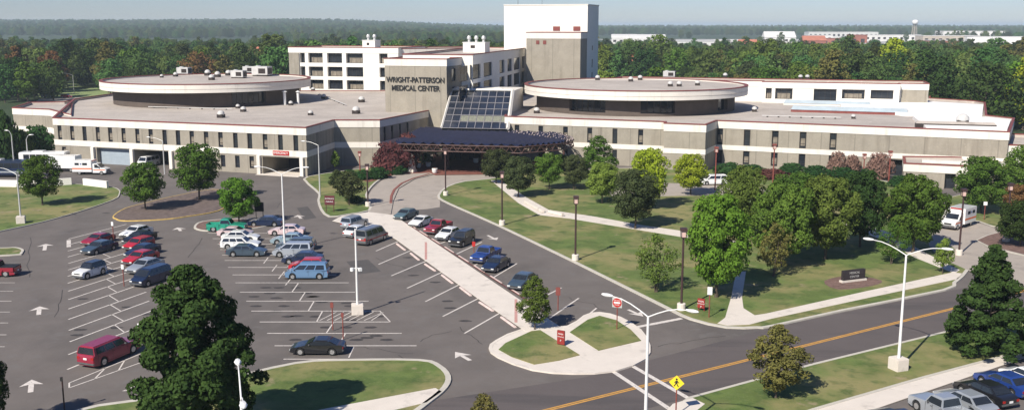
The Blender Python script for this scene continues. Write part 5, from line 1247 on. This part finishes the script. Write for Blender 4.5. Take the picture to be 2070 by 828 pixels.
# ================================================================== TREES
def np_mesh(name, V_, nq, m=None, k=4):
    me = bpy.data.meshes.new(name); me.vertices.add(len(V_)); me.vertices.foreach_set('co', V_.astype(np.float32).ravel())
    me.loops.add(nq*k); me.loops.foreach_set('vertex_index', np.arange(nq*k, dtype=np.int32))
    me.polygons.add(nq); me.polygons.foreach_set('loop_start', np.arange(0, nq*k, k, dtype=np.int32)); me.update(calc_edges=True)
    if m: me.materials.append(m)
    return me
def crown_mesh(name, seed, Rr, Hc, n, leaf, prof='round', lobes=45, lr=.30, fill=.15, ragged=.12, m=None):
    """leaf-sized faces spread over and through a set of boughs; the base of the crown is at z=0"""
    r = np.random.RandomState(seed); C = []
    def env(t):
        return {'round': math.sqrt(max(0, 1-(2*t-1)**2))**.8 if t > .42 else math.sqrt(max(0, 1-(2*t-1)**2))**.62,
                'cone': (1-t)**.85*min(1, (t+.08)*9)+.05, 'egg': (math.sin(math.pi*min(1, t*.92+.06))**.8)*(1.12-.45*t), 'flat': min(1, t*3.5)**.5*(1-t**3)**.6}[prof]
    for i in range(lobes):
        t = (i+.5)/lobes; t = min(.98, max(.02, t+r.uniform(-.04, .04))); a = i*2.399963+r.uniform(-.3, .3); e = env(t)
        rad = Rr*e*(r.uniform(.55, .85) if i % 4 else r.uniform(.1, .4)); s = lr*Rr*r.uniform(.65, 1.3)*(.5+.5*e)
        C.append((rad*math.cos(a)*(1+r.uniform(-ragged, ragged)), rad*math.sin(a), Hc*t, s))
    C = np.array(C); w_ = C[:, 3]**2; idx = r.choice(len(C), n, p=w_/w_.sum())
    d = r.normal(size=(n, 3)); d[:, 2] += .25; d /= np.linalg.norm(d, axis=1)[:, None]
    q = np.where(r.rand(n) < fill, r.uniform(.2, .8, n), r.uniform(.82, 1.12, n)); s = C[idx, 3]
    p = C[idx, :3]+d*(q*s)[:, None]*np.array([1, 1, .78])
    ctr = np.array([0, 0, Hc*.42]); o = p-ctr; o /= np.linalg.norm(o, axis=1)[:, None]+1e-6
    nr = d*.8+o*.35+r.normal(size=(n, 3))*.55; nr /= np.linalg.norm(nr, axis=1)[:, None]
    t1 = np.cross(nr, r.normal(size=(n, 3))); t1 /= np.linalg.norm(t1, axis=1)[:, None]; t2 = np.cross(nr, t1)
    L = leaf*r.uniform(.6, 1.25, n)[:, None]; Wd = L*.62
    V_ = np.stack([p-t1*L*.5, p+t2*Wd*.5+t1*L*.08, p+t1*L*.5, p-t2*Wd*.5+t1*L*.08], 1).reshape(-1, 3)
    V_[:, 2] = np.maximum(V_[:, 2], -.3*Hc*0.1)
    return np_mesh(name, V_, n, m)
def trunk_mesh(name, seed, ht, r0, Rr, Hc, limbs=6, stems=1):
    rn = random.Random(seed); m = MB()
    for s in range(stems):
        a0 = rn.uniform(0, 6.28); lean = .0 if stems == 1 else .35
        p = Vector((.12*s, 0, 0)); pts = [p]
        tot = ht+Hc*.62
        for i in range(1, 5):
            t = i/4; pts.append(Vector((p.x+math.cos(a0+s*2.1)*lean*tot*t*.5+rn.uniform(-.06, .06)*tot*.2, math.sin(a0+s*2.1)*lean*tot*t*.5+rn.uniform(-.06, .06)*tot*.2, tot*t)))
        m.path(pts, r0, r0*.3, 8)
        m.tube((p.x, p.y, -.1), (p.x, p.y, .3), r0*1.45, r0*1.0, 8)
        for k in range(limbs):
            t = rn.uniform(.35, .85); b = pts[0].lerp(pts[4], t); a = k*2.4+rn.uniform(-.4, .4); l = Rr*rn.uniform(.5, .8)*(1.2-t*.6)
            e1 = b+Vector((math.cos(a)*l*.5, math.sin(a)*l*.5, l*.35)); e2 = b+Vector((math.cos(a)*l, math.sin(a)*l, l*.8))
            m.path([b, e1, e2], r0*.38, r0*.1, 5)
    return m.mesh(name, M_BARK)
TREEK = {}
def tree_kind(key, Rr, Hc, n, leaf, prof, ht, r0, **k):
    stems = k.pop('stems', 1); vs = []
    for v in range(k.pop('variants', 1)):
        vs.append((crown_mesh('crown', hash(key) % 1000+v*17 if False else sum(map(ord, key))+v*17, Rr, Hc, n, leaf, prof, **k), trunk_mesh('trunk', v+5, ht, r0, Rr, Hc, stems=stems)))
    TREEK[key] = (vs, Rr, Hc, ht)
tree_kind('round', 3.6, 7.0, 12000, .33, 'round', 1.9, .16, variants=3, lobes=85, lr=.22, fill=.1, ragged=.2)
tree_kind('dense', 4.2, 7.5, 18000, .34, 'round', 1.6, .2, variants=3, lobes=120, lr=.19, fill=.1, ragged=.22)
tree_kind('airy', 3.2, 6.0, 3000, .30, 'egg', 1.3, .09, variants=2, lobes=55, lr=.26, fill=.6, stems=3, ragged=.35)
tree_kind('cone', 2.8, 7.0, 9000, .25, 'egg', 1.2, .12, lobes=90, lr=.20, fill=.3)
tree_kind('fir', 4.0, 9.0, 30000, .28, 'cone', .5, .2, lobes=220, lr=.13, fill=.3)
tree_kind('giant', 4.6, 10.2, 46000, .30, 'egg', .8, .3, lobes=170, lr=.165, fill=.12, ragged=.14)
tree_kind('small', 1.7, 3.4, 2600, .28, 'egg', 1.0, .07, variants=2, lobes=26, lr=.36, fill=.3)
def tree(label, x, yb, yt, wpx, kind, lm, v=0, z=.1, name='tree', cat='tree', group=None, xy=None, rot=None):
    X, Y = xy or G(x, yb); top = AT(x, yt, Y)[2]; vs, Rr, Hc, ht = TREEK[kind]; cm, tm = vs[v % len(vs)]
    scz = (top-z)/(Hc*1.06+ht); dist = math.hypot(Y, CH); wr = wpx/F*dist/2; scx = wr/(Rr*.98)
    T = thing(name, label, cat, (X, Y, z), rot if rot is not None else (x*.37) % 6.28, group)
    c = link('crown', cm, T, mat=lm); c.scale = (scx, scx, scz); c.location = (0, 0, ht*scz)
    t = link('trunk', tm, T); t.scale = (min(scx, scz)*1.0,)*2+(scz,); return T
gl_, gr_ = 'trees in the car park', 'trees on the lawn'
tree('large dark maple filling the left foreground, its shadow on the lawn', 404, 905, 520, 292, 'giant', LF_DARK, z=.12, rot=.6)
tree('small green tree on the left lawn with a low second crown', 86, 416, 312, 84, 'round', LF_MID, 0)
tree('round green tree at the left end of the mulched island', 294, 424, 327, 92, 'round', LF_MID, 1, group=gl_)
tree('tall green tree on the mulched island beside the bay entrance', 403, 405, 288, 100, 'round', LF_MID, 2, group=gl_)
tree('bright green tree on the small kerbed island above the green pickup', 484, 456, 358, 84, 'round', LF_BRT, 0, group=gl_)
tree('cone-shaped green tree on the tip of the corner island', 1081, 668, 553, 84, 'cone', LF_OLIVE, z=.17)
tree('yellow-brown autumn tree on the near verge with its own shadow', 1568, 806, 650, 138, 'cone', LF_BRN, z=.12, rot=2.2)
tree('large dense conical evergreen at the right by the road', 1994, 716, 484, 205, 'fir', LF_DARK, z=.12)
tree('treetop cut by the bottom edge beside the road', 978, 880, 794, 56, 'small', LF_BRN, z=.0)
tree('dark treetop cut by the left edge at the bottom', -28, 880, 700, 100, 'dense', LF_DARK, z=.0)
L_ = [('dark greyish tree beside the canopy, left of a pair', 1003, 372, 300, 66, 'round', LF_GREY, 0), ('dark greyish tree at the bend of the lawn path', 1048, 400, 315, 74, 'round', LF_GREY, 1),
      ('small green tree between the grey-leaved pair and the tall one', 1110, 384, 308, 62, 'round', LF_MID, 2), ('dim green tree just behind the light green one', 1160, 384, 312, 56, 'round', LF_GREY, 0),
      ('tallest green tree on the lawn in front of the slot windows', 1208, 378, 270, 92, 'cone', LF_MID, 0), ('light green tree right of the dim one, in front of the tallest', 1217, 412, 328, 74, 'round', LF_LIGHT, 1),
      ('grey-green tree standing over the lawn path', 1284, 464, 340, 100, 'round', LF_GREY, 2), ('yellow-green tree behind the grey-green one', 1311, 424, 298, 82, 'round', LF_YEL, 0),
      ('yellow tree beside the drive and the white minivan', 1396, 396, 310, 76, 'round', LF_YEL, 1),
      ('very large bright green tree beside the shaded footpath', 1448, 602, 388, 142, 'dense', LF_BRT, 0), ('green tree at the left shoulder of the big grove', 1500, 480, 334, 100, 'dense', LF_OLIVE, 1),
      ('broad green tree in the middle of the grove', 1578, 540, 366, 134, 'dense', LF_MID, 0), ('broad green tree right of centre in the grove', 1668, 525, 352, 138, 'dense', LF_OLIVE, 2),
      ('dark tree at the back right of the grove', 1738, 500, 342, 104, 'dense', LF_DARK, 0), ('rounded green tree at the right end of the grove', 1845, 512, 350, 128, 'dense', LF_MID, 1), ('low green tree at the back of the grove under the wing', 1610, 450, 346, 110, 'round', LF_MID, 2),
      ('sparse thin-stemmed tree left of the very large one', 1324, 592, 468, 98, 'airy', LF_OLIVE, 0), ('sparse multi-stemmed tree in front of the grove', 1562, 560, 446, 84, 'airy', LF_BRN, 1),
      ('sparse small tree with pale stems under the right grove', 1800, 535, 446, 76, 'airy', LF_MID, 0), ('dense green tree behind the right-hand ambulance', 1982, 432, 314, 112, 'dense', LF_MID, 1),
      ('orange-tinted tree at the right edge', 2062, 455, 372, 70, 'round', LF_RUST, 0), ('green tree at the right edge above the orange one', 2068, 400, 292, 92, 'round', LF_MID, 1), ('dark low tree in the mulch bed at the right edge', 2062, 500, 405, 100, 'dense', LF_DARK, 1),
      ('small tree right of the ambulance lantern', 1905, 555, 480, 40, 'small', LF_LIGHT, 0)]
for l, x, yb, yt, wp, k, m_, v in L_: tree(l, x, yb, yt, wp, k, m_, v, z=.12, group=gr_)
tree('small olive tree on the lawn left of the drop-off', 706, 416, 344, 62, 'small', LF_GREY, 0, z=.12); tree('second small olive tree touching it, nearer the wing', 682, 392, 342, 36, 'small', LF_GREY, 1, z=.12); tree('tiny bright green sapling in the shaded corner', 678, 346, 304, 22, 'small', LF_LIGHT, 0, z=.12)
# shrubs and hedges
def shrub(label, x, y, w_, h_, lm, z=.12, d_=None, group=None, cat='shrub', name='shrub'):
    X, Y = G(x, y, z); key = 'shrub'
    if key not in TREEK: TREEK[key] = ([(crown_mesh('foliage', 91+i, 1.0, 1.0, 2600, .16, 'flat', lobes=30, lr=.34, fill=.1), None) for i in range(2)], 1, 1, 0)
    T = thing(name, label, cat, (X, Y, z), 0, group); c = link('foliage', TREEK[key][0][int(x) % 2][0], T, mat=lm); c.scale = (w_/2, (d_ or w_)/2, h_*1.0)
    s = MB(); 
    for a in range(5): s.tube((0, 0, -.05), (math.cos(a*1.26)*w_*.25, math.sin(a*1.26)*(d_ or w_)*.25, h_*.7), .04, .015, 5)
    s.build('stem', M_BARK, T); return T
shrub('plum-leaved shrub mass left of the canopy', 792, 350, 8.5, 5.2, LF_PLUM, d_=5); shrub('taller plum shrub leaning on the canopy frame', 828, 340, 5.5, 6.0, LF_PLUM, d_=4)
for l, x, y, w_, h_ in (('dark green mounded shrub right of the sunlit wall', 735, 362, 3.6, 1.5), ('broad dark green hedge mound beside the forecourt', 766, 360, 5.0, 1.8), ('dark green shrub under the plum leaves', 806, 352, 3.5, 1.5), ('low dark shrub at the foot of the sunlit wall', 708, 356, 3.2, 1.1), ('dark shrub beside the pale planters', 862, 330, 3.6, 1.8), ('low green shrub under the small olive tree', 718, 408, 3.6, .9), ('dark shrubs at the right end of the canopy', 1130, 335, 7, 2.0)):
    shrub(l, x, y, w_, h_, LF_HEDGE, group='dark shrubs by the entrance')
for i, (x, y, w_, h_) in enumerate(((1475, 352, 6.5, 2.0), (1520, 354, 6, 1.8), (1600, 352, 6, 1.9), (1650, 356, 6, 1.8), (1700, 358, 6, 1.7), (1760, 362, 6, 1.7), (1820, 378, 5, 1.8), (1862, 372, 3.6, 2.6))):
    shrub(orders[i]+' clump from the left of the dark hedge along the right wing', x, y, w_, h_, LF_HEDGE, d_=3, group='hedge clumps along the right wing')
shrub('reddish low shrub bed before the right wing', 1560, 362, 7, 1.7, LF_PLUM, d_=3)
for l, x, y, w_, h_ in (('pinkish shrub left of the dark-capped post', 1692, 356, 4.5, 4.0), ('pinkish shrub right of the dark-capped post', 1776, 362, 6.0, 4.2), ('smaller pinkish shrub against the wing', 1722, 352, 3.5, 3.2)): shrub(l, x, y, w_, h_, LF_PINK, d_=3.5)
for l, x, y, w_, h_, m_ in (('tall dark hedge at the far left of the annex', 5, 322, 9, 9, LF_DARK), ('rounded bush against the annex wall', 45, 316, 7, 5, LF_MID), ('broad bush against the annex wall by the corner', 82, 313, 8.5, 5.6, LF_HEDGE)): shrub(l, x, y, w_, h_, m_, d_=5, name='hedge', cat='hedge')

# ------------------------------------------------------------------ the wood beyond
FARM = [(crown_mesh('crown', 300+i, Rr, Hc, 2600, .80, pr, lobes=60, lr=.24, fill=.08, ragged=.28), trunk_mesh('trunk', 40+i, 2.5, .3, Rr, Hc, 3)) for i, (Rr, Hc, pr) in enumerate(((5.6, 11.5, 'round'), (6.6, 11, 'round'), (5.0, 13.5, 'egg'), (6.0, 12.5, 'flat')))]
def wood_front(x, y):
    px = 1035+F*x/y
    for a, b in ((90, 348), (120, 348), (200, 425), (245, 385), (600, 350), (1210, 335), (1500, 305), (1800, 290), (1880, 268), (2300, 258)):
        if px < a: return b
    return 258
rf = random.Random(21); pts = []
sp = 11.5
for j in range(int((1180-240)/sp)):
    y = 240+j*sp
    for i in range(-int(y*.62/sp)-2, int(y*.62/sp)+3):
        x = i*sp+(j % 2)*sp/2+rf.uniform(-.4, .4)*sp; yy = y+rf.uniform(-.4, .4)*sp
        if yy < wood_front(x, yy): continue
        if x > 0 and yy > 830+120*mnoise.noise(Vector((x*.006, 1.5, 0))): continue
        if x <= 0 and yy > 900+140*mnoise.noise(Vector((x*.006, 4.5, 0))): continue
        if mnoise.noise(Vector((x*.012, yy*.008, 9.1))) > .42: continue
        pts.append((yy+abs(x)*.05, x, yy, rf.choice((.75, .9, 1.0, 1.1, 1.2, 1.4) if yy < 480 else (.7, .8, .88, .95, 1.02, 1.12))*rf.uniform(.92, 1.08)))
pts.sort()
specials = {}
def nearest(px, py, used=set()):
    b = min((p for p in pts[:300] if p not in used), key=lambda p: (PX(p[1], p[2], 10)-px)**2+((50+(CH-10)*F/p[2])-py)**2*9); used.add(b); return b
for px, py, m_, l in ((150, 100, LF_RUST, 'rust-orange crowned tree in the wood at upper left'), (55, 125, LF_RUST, 'reddish tree near the left edge of the wood'), (560, 130, LF_LIGHT, 'light green tree beside the end of the patient wing'), (1768, 140, LF_YEL, 'bright yellow-green tree behind the upper clinic roof'),
                      (1795, 142, LF_YEL, 'second yellow-green tree beside the bright one behind the upper clinic'), (2010, 125, LF_BRN, 'olive-brown tree high at the right of the wood'), (2050, 120, LF_RUST, 'rust-brown tree at the right edge of the wood'), (1990, 190, LF_DARK, 'very dark tree standing behind the white roofs'), (2040, 230, LF_YEL, 'yellow-green tree beyond the right end of the hospital'),
                      (1230, 142, LF_LIGHT, 'light green tree just right of the tower'), (395, 88, LF_RUST, 'rust-tinged tree behind the left pavilion'), (470, 110, LF_BRN, 'brownish tree behind the left pavilion machinery'), (1840, 160, LF_BRN, 'olive tree behind the brown end bay'), (1480, 140, LF_BRN, 'olive tree between the pavilion and the upper clinic'), (240, 100, LF_BRN, 'brown-green tree in the left wood'), (1950, 160, LF_LIGHT, 'light green tree beyond the white terraces'), (2060, 180, LF_BRT, 'bright green tree at the right edge beyond the terraces')):
    specials[nearest(px, py)] = (m_, l)
kinds_l = ['round-crowned', 'broad-crowned', 'tall', 'flat-topped']
def zone(px):
    return ('at the far left of the wood' if px < 200 else 'behind the left pavilion' if px < 620 else 'behind the patient wings' if px < 1200 else 'behind the right pavilion' if px < 1520 else 'behind the upper clinic' if px < 1880 else 'beyond the right end of the hospital')
for p in pts[:300]:
    _, x, y, s = p; k = rf.randrange(4); m_, l = specials.get(p, (LF_FAR, None))
    px = PX(x, y, 8)
    T = thing('woodland_tree', l or f'{kinds_l[k]} tree {zone(px)}', 'tree', (x, y, -.05), rf.uniform(0, 6.28), 'front trees of the wood' if l is None else None)
    if l is None: T['group'] = f'{kinds_l[k]} wood trees {zone(px)}'
    m_ = m_ if l else rf.choices((LF_FAR, LF_OLIVE, LF_MID, LF_GREY, LF_BRN), (70, 10, 10, 7, 3))[0]; c = link('crown', FARM[k][0], T, (0, 0, 1.8*s), mat=m_); sz = s*rf.uniform(.85, 1.12); c.scale = (s, s, sz)
    t = link('trunk', FARM[k][1], T); t.scale = (s, s, sz)
# the rest of the wood, and the far belts and hills, each as one uncountable mass
def scatter(name, P_, srcs, mlabel):
    me = bpy.data.meshes.new(name); me.vertices.add(len(P_)); me.vertices.foreach_set('co', np.array([q[:3] for q in P_], dtype=np.float32).ravel())
    a = me.attributes.new('rotz', 'FLOAT', 'POINT'); a.data.foreach_set('value', np.array([q[3] for q in P_], dtype=np.float32))
    a = me.attributes.new('siz', 'FLOAT', 'POINT'); a.data.foreach_set('value', np.array([q[4] for q in P_], dtype=np.float32))
    a = me.attributes.new('pick', 'INT', 'POINT'); a.data.foreach_set('value', np.array([q[5] for q in P_], dtype=np.int32))
    o = bpy.data.objects.new(name, me); COL.objects.link(o); props(o, mlabel, 'wood', kind='stuff')
    ng = bpy.data.node_groups.new(name+'_nodes', 'GeometryNodeTree'); ng.interface.new_socket('Geometry', in_out='INPUT', socket_type='NodeSocketGeometry'); ng.interface.new_socket('Geometry', in_out='OUTPUT', socket_type='NodeSocketGeometry')
    N = ng.nodes; L = ng.links; gi = N.new('NodeGroupInput'); go = N.new('NodeGroupOutput'); jn = N.new('GeometryNodeJoinGeometry')
    def attr(nm, ty):
        n = N.new('GeometryNodeInputNamedAttribute'); n.data_type = ty; n.inputs['Name'].default_value = nm
        return [s for s in n.outputs if s.enabled and s.name == 'Attribute'][0]
    rz, sz, pk = attr('rotz', 'FLOAT'), attr('siz', 'FLOAT'), attr('pick', 'INT'); cx = N.new('ShaderNodeCombineXYZ'); L.new(rz, cx.inputs[2])
    for i, s in enumerate(srcs):
        oi = N.new('GeometryNodeObjectInfo'); oi.transform_space = 'ORIGINAL'; oi.inputs['Object'].default_value = s; oi.inputs['As Instance'].default_value = True
        sm = N.new('GeometryNodeSetMaterial'); 
        cp = N.new('FunctionNodeCompare'); cp.data_type = 'INT'; cp.operation = 'EQUAL'; L.new(pk, cp.inputs[2]); cp.inputs[3].default_value = i
        ip = N.new('GeometryNodeInstanceOnPoints'); L.new(gi.outputs[0], ip.inputs['Points']); L.new(oi.outputs['Geometry'], ip.inputs['Instance']); L.new(cp.outputs[0], ip.inputs['Selection'])
        L.new(cx.outputs[0], ip.inputs['Rotation']); L.new(sz, ip.inputs['Scale']); L.new(ip.outputs[0], jn.inputs[0])
    L.new(jn.outputs[0], go.inputs[0]); md = o.modifiers.new('scatter', 'NODES'); md.node_group = ng
    return o
SRC = []
for T in COL.objects:
    if T.name.startswith('woodland_tree'):
        for c in T.children:
            if c.name.startswith('crown') and c.material_slots[0].material == LF_FAR and c.data in [f[0] for f in FARM] and c.data not in [s.data for s in SRC]: SRC.append(c)
RSRC = [next(c for T in COL.objects if T.name.startswith('woodland_tree') for c in T.children if c.name.startswith('crown') and c.material_slots[0].material == mm) for mm in (LF_RUST, LF_BRN, LF_LIGHT, LF_OLIVE, LF_MID, LF_GREY)]
def pick(): 
    u = rf.random(); return rf.randrange(len(SRC)) if u > .34 else len(SRC)+(0 if u < .010 else 1 if u < .04 else 2 if u < .06 else 3 if u < .16 else 4 if u < .26 else 5)
P_ = [(x, y, 1.8*s, rf.uniform(0, 6.28), s*rf.uniform(.9, 1.1), pick()) for _, x, y, s in pts[300:]]
scatter('wood_canopy', P_, SRC+RSRC, 'dense green wood stretching away behind the hospital')
P2 = []; y = 1150.
while y < 5600:
    st = 13+(y-1150)*.006; W_ = y*.62; x = -W_
    while x < W_:
        xx, yy = x+rf.uniform(-.5, .5)*st, y+rf.uniform(-.5, .5)*st*1.8; r_ = xx/yy
        n = mnoise.noise(Vector((xx*.0032, yy*.0022, 2.2)))
        keep = True
        if -.26 < r_ < .02 and 1200 < yy < 1530: keep = False
        if r_ > .02:
            if 980 < yy < 2450: keep = n > .30 and rf.random() < .5
            else: keep = yy > 2450 and n > -.5
        elif yy < 1750: keep = n > .22
        elif yy < 2100: keep = n > -.1
        else: keep = n > -.55
        if keep: P2.append((xx, yy, hz(xx, yy)+1.5, rf.uniform(0, 6.28), rf.uniform(.8, 1.3)*(1+(yy-1150)/9000), rf.randrange(len(SRC))))
        x += st*rf.uniform(.8, 1.2)
    y += st*1.9
scatter('distant_wood', P2, SRC, 'hazy wooded hills and tree belts along the horizon')

# ------------------------------------------------------------------ far buildings and the water tower
def far_building(label, px, Y, w_, d_, h_, kind, wallm, roofm, name='warehouse', cat='building', rz=-.1):
    X = AT(px, 60, Y)[0]; T = thing(name, label, cat, (X, Y, .05), rz)
    m = MB(); m.box((0, 0, h_/2), (w_, d_, h_)); m.build('wall', wallm, T)
    m = MB()
    if kind == 'arch':
        n = 10; pr = [(-d_/2+d_*i/n, h_+h_*.55*math.sin(math.pi*i/n)) for i in range(n+1)]
        m.v = [(-w_/2-.5, y, z) for y, z in pr]+[(w_/2+.5, y, z) for y, z in pr]
        m.f = [(i, i+1, n+2+i, n+1+i) for i in range(n)]+[tuple(range(n, -1, -1)), tuple(range(n+1, 2*n+2))]
    elif kind == 'gable':
        m.v = [(-w_/2-.6, -d_/2-.6, h_), (w_/2+.6, -d_/2-.6, h_), (w_/2+.6, d_/2+.6, h_), (-w_/2-.6, d_/2+.6, h_), (-w_/2, 0, h_+d_*.28), (w_/2, 0, h_+d_*.28)]
        m.f = [(0, 1, 5, 4), (2, 3, 4, 5), (1, 2, 5), (3, 0, 4)]
    else: m.box((0, 0, h_+.3), (w_+.8, d_+.8, .5))
    m.build('roof', roofm, T)
    m = MB(); k = max(2, int(w_/9))
    for i in range(k): m.box((-w_/2+w_*(i+.5)/k, -d_/2-.06, h_*.5), (w_/k*.45, .1, h_*.35))
    m.build('window_row', M_DARK, T)
FW = mat('far_white_wall', (.62, .60, .56), .8, .05, .05); FR_ = mat('far_red_brick', (.30, .11, .075), .9, .15, .1); FT = mat('far_tan_wall', (.42, .36, .29), .9, .1, .05); RT = mat('far_red_tile', (.42, .15, .09), .8, .15, .2)
for l, px, Y, w_, d_, h_, kd, wm_, rm_ in (('long white arched hangar, left of the pair beyond the tower', 1262, 1450, 36, 40, 9, 'arch', FW, FW), ('longer white arched hangar, right of the pair beyond the tower', 1308, 1420, 50, 40, 9, 'arch', FW, FW), ('low white shed right of the arched hangars', 1400, 1300, 60, 30, 6, 'flat', FW, FW), ('low white shed above the mid-right wood', 1480, 1350, 50, 30, 7, 'flat', FW, FW),
        ('red-roofed building in the wood at mid right', 1512, 1000, 18, 14, 9, 'gable', FR_, RT), ('row of white gables right of centre', 1575, 1500, 45, 30, 9, 'gable', FW, FW), ('white flat shed behind the red brick block', 1655, 1650, 40, 30, 10, 'flat', FW, FW), ('long red brick block below the water tower, left end', 1645, 1180, 26, 20, 9, 'gable', FR_, RT), ('long red brick warehouse on the airfield', 1690, 1350, 60, 20, 9, 'flat', FR_, FR_),
        ('taller brick building with dark upper floors', 1733, 1300, 22, 18, 14, 'flat', FR_, FR_), ('white long hangar left of the water tower', 1800, 1700, 110, 40, 10, 'flat', FW, FW), ('pale shed in front of the water tower', 1790, 1150, 60, 20, 6, 'flat', FW, FW), ('tan hangar right of the water tower', 1915, 1500, 80, 40, 11, 'flat', FT, FW), ('white hangar with red lower wall', 1935, 1250, 70, 26, 8, 'flat', FR_, FW), ('small red-tiled roof in front of the airfield', 1932, 950, 18, 14, 7, 'gable', FW, RT),
        ('long white hangar at the right edge', 2040, 1450, 110, 40, 10, 'flat', FW, FW), ('low pale sheds at the right edge', 2020, 1150, 70, 26, 6, 'gable', FW, FW), ('tall white hangar at far right', 1960, 1900, 110, 50, 15, 'flat', FW, FW), ('white hangar far behind the brick block', 1700, 2100, 140, 50, 12, 'flat', FW, FW), ('small red-tiled house roof in the left wood', 533, 560, 16, 10, 12.5, 'gable', FW, RT), ('red brick chimney block rising from the mid-right wood', 1280, 520, 3.2, 3.2, 13.5, 'flat', RT, RT)):
    far_building(l, px, Y, w_, d_, h_, kd, wm_, rm_)
X = AT(1849, 60, 1900)[0]; T = thing('water_tower', 'white water tower with a rounded tank on the horizon', 'water tower', (X, 1900, 0))
m = MB(); m.lathe([(1, 27), (4.2, 28.5), (5.8, 31.5), (5.8, 33.5), (4, 35.6), (1, 36.4), (.2, 36.6)], n=20); m.build('tank', M_SIGNW, T, smooth=True)
m = MB(); m.lathe([(5.6, 27.6), (4.3, 27.4), (3, 27)], n=16); m.build('gallery', M_DARK, T)
for i in range(6): a = i*math.pi/3; m = MB(); m.tube((6*math.cos(a), 6*math.sin(a), 0), (3.6*math.cos(a), 3.6*math.sin(a), 28), .5, .45, 6); m.build('leg', FT, T)
m = MB(); m.tube((0, 0, 0), (0, 0, 27.5), 2.0, 1.4, 12); m.build('riser_pipe', FT, T)

# ------------------------------------------------------------------ haze
hb_ = MB(); hb_.box((0, 8000, 22), (26000, 19000, 48)); ho = hb_.build('haze', None); props(ho, kind='stuff')
hm = bpy.data.materials.new('haze'); hm.use_nodes = True; n_ = hm.node_tree; n_.nodes.remove(n_.nodes['Principled BSDF']); pv = n_.nodes.new('ShaderNodeVolumePrincipled')
pv.inputs['Color'].default_value = (.78, .92, 1.0, 1); pv.inputs['Density'].default_value = HAZE; pv.inputs['Anisotropy'].default_value = 0
n_.links.new(pv.outputs[0], n_.nodes['Material Output'].inputs['Volume']); ho.data.materials.append(hm)
